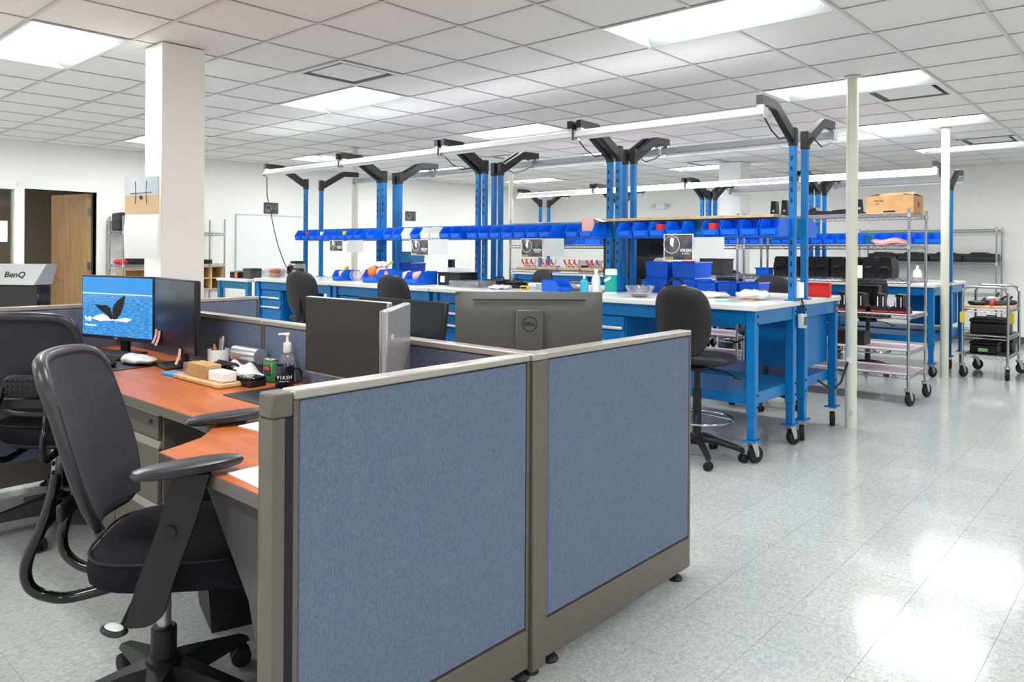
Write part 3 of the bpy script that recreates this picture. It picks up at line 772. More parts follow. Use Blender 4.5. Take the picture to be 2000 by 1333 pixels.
def rack(name, label, cat, loc, L, Dp, posts_h, zs, liners, wheels=True, rz=0, group=None):
    t = thing(name, label, cat, loc, rz, group)
    z0 = .16 if wheels else 0
    for x in (0, L):
        for y in (0, Dp):
            m = MB(); m.cyl((x, y, z0), (x, y, posts_h), .0125, n=10); po = m.build('post', 'chrome', t)
            m = MB(); m.lathe([(.0, posts_h), (.0135, posts_h), (.0135, posts_h+.006), (0, posts_h+.01)], (x, y, 0), 10); m.build('post_cap', 'chrome', po)
            for z in zs:
                m = MB(); m.lathe([(.014, z-.036), (.020, z-.034), (.017, z+.004), (.014, z+.004)], (x, y, 0), 10); m.build('collar', 'chrome', po)
            if wheels: caster(t, x, y, .16, PI/2 + (-.25 if x else .25), .062, 'rubber', 'steel', None, .032)
    for z, ln in zip(zs, liners): wire_shelf(t, 0, L, 0, Dp, z, ln)
    return t
ZS = (.27, .485, .805, 1.125, 1.435, 1.722)
rackA = rack('wire_rack', 'tall chrome wire rack on casters carrying a cardboard box, nearest the aisle', 'wire rack', (-3.32, 7.5, 0), 1.52, .6, 1.76, ZS, ('pink_liner', 'pink_liner', 'pink_liner', None, 'pink_liner', 'pink_liner'), True, 0, 'chrome wire racks between the bench rows')
place(rackA, (-4.91, 7.5, 0), 0, 'middle chrome wire rack on casters between the bench rows')
place(rackA, (-6.5, 7.5, 0), 0, 'leftmost chrome wire rack on casters, holding red toggle clamps')
rack('wire_rack', 'chrome wire rack against the white wall behind the pillar', 'wire rack', (-10.42, 4.1, 0), 1.46, .46, 1.80, (.35, .77, 1.145, 1.6), (None, None, None, None), False, PI/2)
rack('wire_rack', 'chrome wire rack with black cases in the far right corner', 'wire rack', (-3.95, 13.4, 0), 1.9, .46, 1.76, (.2, .75, 1.23, 1.73), (None, None, None, None), False)
def topbox(): pass
# cardboard box and black parts on the rack
zt = 1.722+.007
t = thing('cardboard_box', 'brown cardboard box with loosely folded flaps on the rack top', 'box', (-1.99, 7.78, zt))
m = MB(); m.b2(-.2, .2, -.17, .17, 0, .165, .002); m.build('box_body', 'cardboard', t, False)
for s in (-1, 1):
    m = MB(); m.add([(-.2, s*.17, .166), (.2, s*.17, .166), (.18, s*.01, .205 if s < 0 else .185), (-.17, s*.01, .195 if s < 0 else .18)], [(0, 1, 2, 3)]); m.build('box_flap', 'cardboard', t, False)
for s in (-1, 1):
    m = MB(); m.add([(s*.2, -.17, .166), (s*.2, .17, .166), (s*.1, .15, .19), (s*.1, -.14, .186)], [(0, 1, 2, 3)]); m.build('box_flap', 'cardboard', t, False)
m = MB(); m.b2(-.05, .05, -.1705, -.17, .012, .028); m.build('hand_slot', 'ink', t, False)
text('This side', .022, 'dark_gray', t, (-.09, -.1715, .12)); text('UP', .024, 'dark_gray', t, (-.1, -.1715, .09))
m = MB(); m.b2(.2, .2005, -.04, .04, .06, .11); m.build('printed_mark', 'dark_gray', t, False)
def holder(label, loc, h=.16, rz=0, tilt=.12):
    t = thing('black_holder', label, 'holster', loc, rz, 'black moulded holders on the rack top')
    m = MB(); m.prism([(-.05, 0), (.055, 0), (.055, .02), (.03, .03), (.022, h), (-.026, h+.004), (-.036, .03), (-.05, .02)], -.04, .04, 'xz'); m.build('holder_body', 'black_plastic', t, False)
    m = MB(); m.cyl((0, -.045, .06), (0, -.04, .06), .012, n=10); m.build('holder_bolt', 'steel', t)
    m = MB(); m.b2(-.02, .02, -.047, -.04, .085, h-.01, .002); m.build('holder_clip', 'black', t, False)
    return t
holder('upright black moulded holder left of its twin on the rack top', (-3.08, 7.7, zt)); holder('upright black moulded holder right of its twin on the rack top', (-2.97, 7.7, zt), .165)
holder('upright black moulded holder next to the cardboard box', (-2.27, 7.7, zt), .145, .2)
m = MB(); m.prism([(-.13, 0), (.13, 0), (.13, .045), (.02, .05), (0, .085), (-.05, .07), (-.07, .045), (-.13, .05)], -.06, .06, 'xz'); one('black_cradle', m, 'black_plastic', 'low black moulded cradle on the rack top behind the blue uprights', 'cradle', None, (-2.68, 7.75, zt), 0, False)
m = MB(); m.prism([(-.06, 0), (.07, 0), (.07, .06), (-.05, .05)], -.06, .06, 'xz'); one('black_cradle', m, 'black_plastic', 'small black moulded block on the rack top beside the cream pole', 'cradle', None, (-2.47, 7.75, zt), 0, False)
# pink bag on the second shelf
m = MB(); m.blob((0, 0, .03), .16, .12, .032, 2.2, 18, 8, 0, lambda x, y, z: (x, y, z+.012*math.sin(x*30))); one('plastic_bag', m, 'pink', 'pink plastic bag lying on the second rack shelf', 'bag', None, (-2.02, 7.75, 1.435+.006))
# black scanner shells in a row on the third shelf
z3 = 1.125+.005
def make_shell():
    t = thing('black_shell', 'shell', 'case', (0, 0, 0))
    m = MB(); m.prism([(-.06, 0), (.06, 0), (.066, .09), (.055, .18), (-.05, .19), (-.066, .1)], -.10, .10, 'xz'); m.build('shell_body', 'black_plastic', t, False)
    m = MB(); m.tube([(-.045, -.105, .07), (-.02, -.13, .10), (.03, -.13, .105), (.05, -.105, .08)], .012, 6); m.build('shell_grip', 'black', t)
    m = MB(); m.b2(-.045, .045, -.104, -.100, .115, .165, .002); m.build('shell_cover', 'black', t, False)
    m = MB()
    for q in range(4): m.b2(-.045+q*.025, -.035+q*.025, -.09, .09, .185, .197)
    m.build('shell_ribs', 'black_plastic', t, False)
    return t
sh0 = make_shell()
for k in range(8):
    o = sh0 if k == 0 else copy_tree(sh0); o.location = (-3.0+k*.139, 7.72, z3); o.rotation_euler = (0, 0, .04*(-1)**k)
    tag(o, 'black plastic housing in the row on the middle rack shelf, %s from the left' % nth(k+1), None, 'black housings on the middle rack shelf')
m = MB(); m.b2(-.03, .03, 0, .003, 0, .12); one('card_sign', m, 'paper', 'small white card leaning on the black housings beside the cream pole', 'card', None, (-2.24, 7.585, z3), 0, False)
t = thing('blue_tote', 'blue plastic tote at the left end of the middle rack shelf', 'tote', (-3.17, 7.66, z3)); m = MB(); m.b2(-.06, .06, -.08, .08, 0, .07, .004); m.build('tote_body', 'bin_blue', t); m = MB(); m.b2(-.067, .067, -.087, .087, .065, .08, .003); m.build('tote_rim', 'bin_blue', t)
# handheld black grips on the fourth shelf
z4 = .805+.0075
def make_grip():
    t = thing('black_grip', 'grip', 'device', (0, 0, 0))
    m = MB(); m.prism([(-.08, 0), (.08, 0), (.075, .05), (.05, .07), (.045, .17), (-.02, .18), (-.03, .07), (-.075, .05)], -.06, .06, 'xz'); m.build('grip_body', 'black_plastic', t, False)
    for x in (-.015, .03):
        m = MB(); m.b2(x-.004, x+.004, -.066, -.061, .06, .15, .001); m.build('grip_strip', 'white', t, False)
    m = MB(); m.b2(-.07, .07, -.063, -.06, .01, .02); m.build('grip_band', 'red', t, False)
    return t
g0 = make_grip()
for k in range(4):
    o = g0 if k == 0 else copy_tree(g0); o.location = (-2.42+k*.17, 7.68, z4); o.rotation_euler = (0, 0, .15*(-1)**k)
    tag(o, 'black handheld device with white strips on the lower shelf, %s from the left' % nth(k+1), None, 'black devices on the lower rack shelf')
m = MB(); m.b2(-.15, .15, -.06, .06, 0, .24, .006); one('black_case', m, 'black_plastic', 'tall flat black case behind the handheld devices', 'case', None, (-2.3, 7.93, z4))
m = MB(); m.b2(-.14, .14, -.1, .1, 0, .13, .006); bx = one('black_case', m, 'black_plastic', 'black case with a yellow sticker on the second lowest shelf', 'case', None, (-2.35, 7.75, .485+.0075)); m = MB(); m.b2(.02, .05, -.1015, -.1, .075, .1); m.build('sticker', 'yellow', bx, False)
# toggle clamps on wooden boards, left rack
for k, x in enumerate((-6.25, -5.92, -5.56, -5.22)):
    base = -6.5 if k < 2 else -4.91
    t = thing('clamp_fixture', 'red toggle clamps on a pale wooden board, %s of four' % ('leftmost', 'second from left', 'third from left', 'rightmost')[k], 'clamp fixture', (x, 7.65, 1.13), 0, 'clamp fixtures on the racks')
    m = MB(); m.b2(-.16, .15, -.13, .1, 0, .03, .003); m.build('fixture_board', 'skin_wood', t)
    for dx in (-.09, -.02, .06):
        m = MB(); m.b2(dx-.02, dx+.02, -.05, -.01, .03, .05); m.tube([(dx, -.03, .05), (dx+.015, -.03, .09), (dx+.04, -.04, .13)], .006, 6); cl = m.build('clamp_arm', 'steel', t)
        m = MB(); m.tube([(dx-.01, -.04, .06), (dx-.035, -.05, .095), (dx-.04, -.05, .13)], .011, 8); m.build('clamp_handle', 'red', cl)
# things along racks B and C
for (x, z, w, h, mt, lab) in ((-5.9, 1.442, .3, .10, 'bin_blue', 'blue tote on the upper shelf of the leftmost rack'), (-5.3, 1.442, .22, .1, 'bin_blue', 'blue tote near the right end of the leftmost rack, upper shelf'), (-4.6, 1.442, .3, .1, 'bin_blue', 'blue tote on the upper shelf of the middle rack'), (-5.62, 1.05-.24, .34, .16, 'cardboard', 'brown carton on a lower shelf of the leftmost rack'), (-4.3, .8125, .4, .2, 'black_plastic', 'black case on a lower shelf of the middle rack'), (-3.75, 1.13, .25, .16, 'dark_gray', 'dark grey case on the middle shelf of the middle rack')):
    t = thing('tote', lab, 'tote', (x, 7.78, z)); m = MB(); m.b2(-w/2, w/2, -.14, .14, 0, h, .006); m.build('tote_body', mt, t); m = MB(); m.b2(-w/2-.005, w/2+.005, -.145, .145, h-.012, h+.004, .003); m.build('tote_lid', mt, t)

# rack behind the pillar
t = thing('equipment_case', 'black hard case with green stickers on the wall rack top shelf', 'case', (-10.66, 4.27, 1.605))
m = MB(); m.b2(-.16, .16, -.17, .26, 0, .25, .02); m.build('case_body', 'black_plastic', t); m = MB(); m.b2(-.165, .165, -.175, .265, .12, .135, .004); m.build('case_seam', 'black', t)
for z in (.04, .18):
    m = MB(); m.b2(.161, .163, -.02, .07, z-.02, z+.045); m.build('case_sticker', 'green_label', t, False)
m = MB(); m.tube([(.165, .12, .1), (.19, .12, .1), (.19, .22, .1), (.165, .22, .1)], .008, 6); m.build('case_handle', 'black', t)
t = thing('power_supply', 'black bench instrument with orange marks on the wall rack', 'instrument', (-10.62, 4.42, 1.15))
m = MB(); m.b2(-.15, .15, -.15, .17, 0, .21, .006); m.build('instrument_body', 'black_plastic', t); m = MB(); m.b2(.151, .154, -.14, .16, .015, .19); pnl = m.build('instrument_panel', 'black', t, False)
m = MB(); m.b2(.154, .156, -.1, -.04, .08, .11); m.build('instrument_screen', 'white', pnl, False)
for y in (.08, .11, .14):
    m = MB(); m.cyl((.154, y, .12), (.166, y, .12), .009, n=8); m.build('instrument_knob', 'orange', pnl)
m = MB(); m.blob((0, 0, .035), .10, .09, .036, 2.4, 14, 8); one('red_pouch', m, 'red', 'red pouch on the wall rack beside the black instrument', 'pouch', None, (-10.62, 4.15, 1.148))
def cubby(loc, label, ny, nz, Lw, Hh):
    t = thing('wooden_cubby', label, 'cubby', loc); d = .3; th = .014
    for z in [Hh*k/nz for k in range(nz+1)]:
        m = MB(); m.b2(-d/2, d/2, 0, Lw, max(0, z-th/2), max(0, z-th/2)+th); m.build('cubby_shelf', 'oak_light', t, False)
    for y in [Lw*k/ny for k in range(ny+1)]:
        m = MB(); m.b2(-d/2, d/2, y-th/2, y+th/2, th, Hh-.001); m.build('cubby_divider', 'oak_light', t, False)
    m = MB(); m.b2(-d/2-.006, -d/2, 0, Lw, 0, Hh); m.build('cubby_back', 'oak_light', t, False)
cubby((-10.6, 5.0, .775), 'open wooden cubby on the wall rack right of the pillar', 3, 2, .56, .33)
cubby((-10.6, 4.14, .775), 'open wooden cubby on the wall rack left of the pillar', 2, 1, .6, .3)
m = MB(); m.b2(-.12, .12, -.13, .13, 0, .06, .006); one('small_device', m, 'black_plastic', 'small flat black device on the wall rack above the wooden cubby', 'device', None, (-10.62, 5.28, 1.15))

# far right rack: row of black cases
def make_case(): 
    t = thing('molded_case', 'case', 'case'); m = MB(); m.prism([(-.21, 0), (.21, 0), (.215, .1), (.19, .13), (.09, .13), (.06, .15), (-.1, .15), (-.14, .125), (-.2, .125), (-.215, .09)], -.17, .17, 'xz'); m.build('case_body', 'black_plastic', t, False)
    m = MB(); m.b2(-.205, .205, -.174, -.17, .055, .065); m.build('case_seam', 'dark_gray', t, False); return t
c0 = make_case()
for k in range(4):
    o = c0 if k == 0 else copy_tree(c0); o.location = (-3.62+k*.45, 13.62, 1.236); tag(o, 'black moulded case on the far right corner rack, %s from the left' % nth(k+1), None, 'black cases on the far corner rack')

# chrome utility trolley
t = thing('utility_trolley', 'chrome three shelf utility trolley with tube handles by the right wall', 'trolley', (-1.8, 9.72, 0), .0); LT, DT = .42, .74
for x in (0, LT):
    for y in (0, DT):
        m = MB(); m.cyl((x, y, .16), (x, y, .76), .014, n=10); m.build('post', 'chrome', t)
        caster(t, x, y, .16, random.uniform(-1, 1)+PI/2, .062, 'rubber', 'steel', None, .032)
for z, ln in ((.255, 'dark_gray'), (.47, 'dark_gray'), (.76, None)): wire_shelf(t, 0, LT, 0, DT, z, ln)
for y in (0, DT):
    m = MB(); m.tube([(0, y, .76), (0, y, .93), (.02, y, .98), (.06, y, 1.0), (LT-.06, y, 1.0), (LT-.02, y, .98), (LT, y, .93), (LT, y, .76)], .014, 10); m.build('push_handle', 'chrome', t)
m = MB(); m.b2(.01, LT-.01, .02, DT-.02, .765, .79, .003); tb = m.build('wood_top', 'oak_light', t)
def toolbox(label, loc, w, d, h, sticker=None, rz=0):
    t = thing('tool_case', label, 'tool case', loc, rz); m = MB(); m.b2(-w/2, w/2, -d/2, d/2, 0, h*.72, .012); m.build('case_base', 'black_plastic', t); m = MB(); m.b2(-w/2-.006, w/2+.006, -d/2-.006, d/2+.006, h*.72, h, .012); m.build('case_lid', 'black_plastic', t)
    m = MB(); m.tube([(-.05, 0, h), (-.045, 0, h+.022), (.045, 0, h+.022), (.05, 0, h)], .007, 6); m.build('case_handle', 'black', t)
    if sticker: m = MB(); m.b2(-.05, .04, -d/2-.002, -d/2, h*.15, h*.45); m.build('case_sticker', sticker, t, False)
toolbox('black tool case on the middle trolley shelf', (-1.58, 10.05, .478), .34, .40, .17)
toolbox('black tool case with a green label on the bottom trolley shelf', (-1.62, 9.98, .263), .26, .28, .13, 'green_label')
toolbox('plain black tool case at the rear of the bottom trolley shelf', (-1.55, 10.28, .263), .3, .22, .15)
for k, (x, y, w, d, h, mt, lab, rz) in enumerate(((-1.7, 9.95, .16, .22, .05, 'black_plastic', 'black gun shaped tool on the trolley top, left', .5), (-1.55, 10.05, .2, .16, .07, 'dark_gray', 'dark grey tool leaning on the trolley top', -.4), (-1.48, 10.25, .18, .24, .06, 'black_plastic', 'black tool at the rear of the trolley top', .8), (-1.6, 10.2, .12, .12, .09, 'paper_grey', 'crumpled grey bag on the trolley top', .2), (-1.55, 9.86, .04, .06, .05, 'red', 'small red part on the trolley top', 0.))):
    t = thing('hand_tool', lab, 'tool', (x, y, .79), rz); m = MB(); m.blob((0, 0, h/2), w/2, d/2, h/2, 3, 12, 8); m.build('tool_body', mt, t); m = MB(); m.tube([(w*.2, 0, h*.7), (w*.45, .02, h*1.3), (w*.55, .03, h*1.5)], .012, 6); m.build('tool_handle', 'black' if mt != 'red' else 'red', t)
for k, (x, y, mt) in enumerate(((-1.79, 9.69, 'yellow'), (-1.37, 9.9, 'yellow'))):
    m = MB(); m.b2(-.025, .025, -.004, .004, -.15, -.03, .003); m.tube([(0, 0, -.04), (0, 0, 0)], .003, 5); one('hang_tag', m, mt, 'yellow tag hanging from the trolley %s' % ('near left corner' if k == 0 else 'right side'), 'tag', None, (x, y-.012, .755))
# ================================================================ CUBICLE
PT = 1.035
def panel(label, p0, p1, feet=(), zb=.035, stile=(.014, .014), group='blue cubicle panels'):
    """fabric panel from p0 to p1 (plan points on its centre line)"""
    p0, p1 = Vector((*p0, 0)), Vector((*p1, 0)); L = (p1-p0).length; an = math.atan2(p1.y-p0.y, p1.x-p0.x)
    t = thing('privacy_screen', label, 'privacy screen', p0, an, group); h = .026
    m = MB(); m.b2(.002, L-.002, -.016, .016, zb+.14, PT-.03); m.build('panel_core', 'black', t, False)
    for s in (-1, 1):
        m = MB(); m.b2(stile[0]+.003, L-stile[1]-.003, s*.017, s*h, zb+.133, PT-.026, .003); m.build('fabric_face', 'fabric', t, False)
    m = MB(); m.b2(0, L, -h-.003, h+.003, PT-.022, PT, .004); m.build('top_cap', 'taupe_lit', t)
    m = MB(); m.b2(0, L, -h-.001, h+.001, zb, zb+.125, .003); m.build('base_raceway', 'taupe', t)
    for x0, x1 in ((0, stile[0]), (L-stile[1], L)):
        m = MB(); m.b2(x0, x1, -h, h, zb+.126, PT-.023); m.build('side_stile', 'taupe', t, False)
    for x in feet:
        m = MB(); m.lathe([(.0, 0), (.03, 0), (.032, .006), (.026, .014), (.012, .02), (.008, .022), (.008, zb+.002)], (x, 0, 0), 18); m.build('leveling_foot', 'black', t)
    return t
def post(label, x, y, s=.052, zb=.02):
    t = thing('screen_connector', label, 'corner post', (x, y, 0)); m = MB(); m.b2(-s/2-.003, s/2+.003, -s/2, s/2, zb, PT-.022, .004); m.build('post_body', 'taupe', t)
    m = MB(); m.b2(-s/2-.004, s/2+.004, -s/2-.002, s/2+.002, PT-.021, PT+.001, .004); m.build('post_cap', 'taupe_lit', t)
    m = MB(); m.lathe([(0, 0), (.03, 0), (.026, .012), (.01, .016), (.01, zb)], n=14); m.build('leveling_foot', 'black', t)
    return t
XP = -1.552    # centre of the near panel line
PF = 1.90      # divider centre line
near = panel('wide blue cubicle panel closest to the camera, left of the taupe post', (XP, .99), (XP, PF-.04), (.45, .86))
t = bpy.data.objects.new('end_cover', None); COL.objects.link(t); t.parent = near; t.location = (0, 0, 0); t.rotation_euler = (0, 0, -PI/2)
m = MB(); m.prism([(-.030, -.058), (.0, -.064), (.030, -.058), (.030, -.026), (-.030, -.026)], .02, PT-.06); m.build('cover_body', 'taupe', t, True, 60)
m = MB(); m.b2(-.03, .03, -.060, -.002, PT-.06, PT-.001, .005); m.build('cover_cap', 'taupe', t)
m = MB(); m.b2(-.018, .0275, -.0255, -.002, .02, PT-.061); m.build('slot_channel', 'ink', t, False)
m = MB(); m.lathe([(0, 0), (.028, 0), (.024, .012), (.01, .016), (.01, .03)], (0, -.03, 0), n=14); m.build('leveling_foot', 'black', t)
post('taupe corner post between the two nearest blue panels', XP, PF, .072)
panel('blue cubicle panel right of the taupe post, nearest the aisle', (XP, PF+.04), (XP, 2.93), (.06, .91))
panel('long blue cubicle divider behind the cherry desk, right half', (XP-.036, PF), (-3.15, PF), (.5, 1.1))
panel('long blue cubicle divider behind the cherry desk, left half', (-3.155, PF), (-4.765, PF), (.5, 1.1))
post('taupe post where the divider meets the left panels', -4.8, PF, .066)
panel('blue cubicle panel standing in front of the blue drawers, behind the divider', (-4.8, PF+.035), (-4.8, 2.81), (.4,))
panel('blue cubicle panel left of the whale picture monitor', (-4.8, PF-.035), (-4.8, .95), (.4,))
panel('blue cubicle panel at the left picture edge', (-4.8, .945), (-4.8, -.1), (.4,))

# ---------------------------------------------------------------- desks
DZT = .78
PFn = PF-.03
def desk(label, poly, legs, gables=()):
    t = thing('cubicle_desk', label, 'desk', (0, 0, 0))
    m = MB(); m.prism(poly, DZT-.026, DZT); m.build('desk_top', 'cherry', t, False)
    if sum(a_[0]*b_[1]-b_[0]*a_[1] for a_, b_ in zip(poly, poly[1:]+poly[:1])) < 0: poly = poly[::-1]
    k = len(poly); cxx = sum(p[0] for p in poly)/k; cyy = sum(p[1] for p in poly)/k
    m = MB()
    for i in range(k):
        a_, b_ = Vector(poly[i]), Vector(poly[(i+1) % k]); d = (b_-a_); n = Vector((d.y, -d.x)).normalized()
        m.add([(a_.x, a_.y, DZT-.035), (b_.x, b_.y, DZT-.035), (b_.x, b_.y, DZT-.0015), (a_.x, a_.y, DZT-.0015),
               (a_.x+n.x*.003, a_.y+n.y*.003, DZT-.035), (b_.x+n.x*.003, b_.y+n.y*.003, DZT-.035), (b_.x+n.x*.003, b_.y+n.y*.003, DZT-.0015), (a_.x+n.x*.003, a_.y+n.y*.003, DZT-.0015)],
              [(4, 5, 6, 7), (0, 4, 7, 3), (1, 2, 6, 5), (3, 7, 6, 2), (0, 1, 5, 4)])
    m.build('edge_band', 'taupe', t, False)
    for g_ in gables:
        m = MB(); m.prism(g_[0], g_[1], g_[2], g_[3]); m.build('support_panel', 'dark_gray', t, False)
    return t
arc = [(-2.16, .955), (-2.195, 1.04), (-2.235, 1.12), (-2.30, 1.185), (-2.40, 1.225), (-2.52, 1.235)]
dp = [(-1.585, .955)] + [(-1.585, PFn)] + [(-4.768, PFn), (-4.768, -.1), (-4.2, -.1), (-4.19, .95), (-4.12, 1.12), (-3.97, 1.215), (-3.8, 1.235)] + arc[::-1]
dp = dp[::-1]
D1 = desk('cherry wood corner desk with dark grey edge inside the nearest cubicle', dp, (),
          [([(-2.0, DZT-.03), (-1.60, DZT-.03), (-1.60, .05), (-1.66, .05), (-1.68, .3), (-1.74, .47)], 1.0, 1.02, 'xz'), ([(1.30, DZT-.03), (PFn-.02, DZT-.03), (PFn-.02, .02), (1.45, .02)], -4.0, -3.98, 'yz')])
desk('cherry wood desk hidden behind the blue divider under the dark monitors', [(-1.585, PF+.03), (-1.585, 2.6), (-4.76, 2.6), (-4.76, PF+.03)][::1], (),
     [([(2.0, DZT-.03), (2.58, DZT-.03), (2.58, .02), (2.0, .02)], -3.2, -3.18, 'yz'), ([(2.0, DZT-.03), (2.58, DZT-.03), (2.58, .02), (2.0, .02)], -1.62, -1.60, 'yz'), ([(2.0, DZT-.03), (2.58, DZT-.03), (2.58, .02), (2.0, .02)], -4.74, -4.72, 'yz')])
def pedestal(x0, label, w=.43):
    t = thing('file_pedestal', label, 'pedestal', (x0, 1.33, 0), 0, 'grey file pedestals under the desk')
    m = MB(); m.b2(0, w, .02, .5, .03, DZT-.035, .004); m.build('pedestal_body', 'taupe', t)
    for z0, z1 in ((.595, .72), (.335, .588), (.05, .328)):
        m = MB(); m.b2(.004, w-.004, 0, .019, z0, z1-.03, .003); dr = m.build('drawer', 'taupe', t)
        m = MB(); m.prism([(.002, z1-.03), (.019, z1-.03), (.019, z1-.002), (.012, z1-.002)], .004, w-.004, 'yz'); m.build('drawer_pull', 'taupe_lit', dr, False)
    m = MB(); m.cyl((w-.06, -.006, .66), (w-.06, .0, .66), .011, n=12); m.build('drawer_lock', 'chrome', t)
    for x in (.04, w-.04):
        m = MB(); m.lathe([(0, 0), (.018, 0), (.018, .012), (.008, .014), (.008, .031)], (x, .06, 0), 10); m.build('leveling_foot', 'black', t)
pedestal(-3.45, 'taupe file pedestal with a lock, under the desk on the right')
pedestal(-3.77, 'taupe file pedestal next to the left office chair', .315)

# ---------------------------------------------------------------- mesh office chairs
def make_chair():
    t = thing('office_chair', 'chair', 'office chair', (0, 0, 0))
    for k in range(5):
        an = 2*PI*k/5 - .02; c_, s_ = math.cos(an), math.sin(an)
        T = Matrix.Rotation(an, 4, 'Z'); m = MB(); m.T = T
        pr = [(.02, .165), (.10, .15), (.27, .105), (.315, .092), (.32, .075), (.10, .085), (.02, .08)]
        w0, w1 = .038, .020
        V = [(x, -(w0+(w1-w0)*x/.32), z) for x, z in pr] + [(x, (w0+(w1-w0)*x/.32), z) for x, z in pr]; n = len(pr)
        V = [(x, y*(.72 if z > .088 and x > .05 else 1), z) for x, y, z in V]
        m.add(V, [tuple(range(n)), tuple(range(2*n-1, n-1, -1))] + [(i, n+i, n+(i+1) % n, (i+1) % n) for i in range(n)]); lg = m.build('base_leg', 'black_plastic', t, True, 50)
        m = MB(); a2 = an+1.1+.7*k; cx_, cy_ = c_*.30, s_*.30
        for o_ in (-.016, .016):
            m.lathe([(.012, -.010), (.030, -.009), (.0325, 0), (.030, .009), (.012, .010)], (cx_-o_*math.sin(a2), cy_+o_*math.cos(a2), .0325), 16, (-math.sin(a2), math.cos(a2), 0))
        m.box(cx_, cy_, .048, .03, .022, .05, a2, .004); m.build('caster', 'rubber', lg)
    m = MB(); m.lathe([(.05, .075), (.05, .17), (.036, .175), (.036, .255), (.031, .26)], n=20); m.build('base_hub', 'black_plastic', t)
    m = MB(); m.lathe([(.0, .25), (.020, .25), (.020, .36), (.024, .36), (.024, .44)], n=18); m.build('gas_cylinder', 'steel', t)
    m = MB(); m.b2(-.12, .12, -.16, .15, .425, .462, .01); m.build('tilt_mechanism', 'black_plastic', t)
    # seat
    m = MB(); m.blob((0, .065, .49), .25, .245, .068, 3.4, 32, 12, 0, lambda x, y, z: (x*(1+.04*(y/.245)), y, z - (.045*max(0, (y-.1)/.145)**2) + .012*(x/.25)**2)); m.build('seat', 'chair_cloth', t)
    m = MB(); m.tube([(.243*math.copysign(abs(math.cos(a_*PI/18))**.59, math.cos(a_*PI/18)), .065+.238*math.copysign(abs(math.sin(a_*PI/18))**.59, math.sin(a_*PI/18)), .535-(.040*max(0, (.238*math.sin(a_*PI/18)-.1)/.145)**2)) for a_ in range(36)], .004, 6, True); m.build('seat_piping', 'black', t)
    # back: mesh surface in a tubular frame
    def B(u, v_):
        s = (u-.5)*2; zz = v_
        hw = .238 - .075*max(0, (.38-zz)/.38)**2 - .03*max(0, (zz-.5)/.5)**2
        y = -.178 - .135*zz**1.15 + .055*s*s
        return (s*hw, y, (.595 + .465*zz) - .012*s*s*(zz > .8))
    m = MB(); m.sheet(20, 22, lambda u, v_: (lambda p: (p[0], p[1]+.010, p[2]))(B(.015+.97*u, .02+.955*v_)), .008); m.build('back_mesh', 'mesh_cloth', t)
    per = []
    for k in range(18): per.append(B(k/18, 0))
    for k in range(26): per.append(B(1, k/26))
    for k in range(18): per.append(B(1-k/18, 1))
    for k in range(26): per.append(B(0, 1-k/26))
    # round the corners
    pv = [Vector(p) for p in per]; n = len(pv)
    for _ in range(9): pv = [(pv[i-1]+pv[i]*2+pv[(i+1) % n])/4 for i in range(n)]
    rad = [.0145 + .006*max(0, min(1, (p.z-.93)/.08)) for p in pv]
    m = MB(); m.tube(pv, rad, 10, True); m.build('back_frame', 'chair_gray', t)
    m = MB(); m.blob((0, -.255, .74), .10, .02, .055, 3, 18, 8); lb = m.build('lumbar_pad', 'black_plastic', t)
    m = MB()
    for sx in range(-3, 4):
        for sz in range(-1, 2): m.blob((sx*.024, -.277, .74+sz*.026), .008, .004, .008, 2, 6, 4)
    tag(m.build('lumbar_holes', 'ink', lb, True), None, None, None, 'stuff')
    m = MB(); m.beam((-.17, -.225, .655), (.17, -.225, .655), .02, .05, .006); m.build('back_crossbar', 'black_plastic', t)
    for s in (-1, 1):
        m = MB(); m.tube(smooth_path([(s*.09, -.262, .74), (s*.105, -.268, .68), (s*.118, -.29, .60), (s*.125, -.318, .53), (s*.125, -.325, .48), (s*.12, -.312, .44), (s*.108, -.275, .412), (s*.095, -.22, .40), (s*.08, -.10, .42)]), .0155, 12); m.build('back_tube', 'black_gloss', t)
    # arms
    for s in (-1, 1):
        m = MB(); x = s*.295
        V = []
        for (y, z, hw) in ((.012, .405, .018), (.018, .412, .034), (.03, .43, .043), (.055, .52, .044), (.105, .66, .044), (.14, .787, .045)):
            V += [(x-.018, y-hw, z), (x+.018, y-hw, z), (x+.018, y+hw, z), (x-.018, y+hw, z)]
        Fc = [(0, 1, 2, 3), (20, 23, 22, 21)]
        for q in range(5):
            for e in range(4): Fc.append((q*4+e, q*4+(e+1) % 4, q*4+4+(e+1) % 4, q*4+4+e))
        m.add(V, Fc); ap = m.build('arm_post', 'black_plastic', t, True, 50)
        m = MB(); m.beam((s*.10, .03, .445), (s*.29, .035, .445), .06, .025, .006); m.build('arm_bracket', 'black_plastic', ap)
        m = MB(); m.cyl((x+s*.018, .09, .645), (x+s*.026, .09, .645), .016, n=12); m.build('arm_button', 'black', ap)
        m = MB(); m.blob((0, 0, 0), .048, .14, .016, 3.2, 24, 8, 0, lambda xx, y, z: (xx*(1.0-.25*(y/.14)**2), y, z+.004*(y/.14))); o = m.build('arm_pad', 'chair_gray', t); o.location = (x, .13, .804); o.rotation_euler = (0, 0, .42)
    m = MB(); m.blob((.305, -.045, .40), .026, .042, .010, 2.4, 16, 8, -.7); m.cyl((.1, -.03, .435), (.29, -.03, .405), .006, n=6); lv = m.build('tilt_lever', 'black_plastic', t)
    m = MB(); m.blob((.305, -.045, .408), .017, .031, .005, 2.2, 16, 6, -.7); m.build('lever_label', 'paper_grey', lv)
    return t
chair0 = make_chair()
tag(chair0, 'black mesh office chair in the foreground, turned toward the desk', None, 'black mesh office chairs')
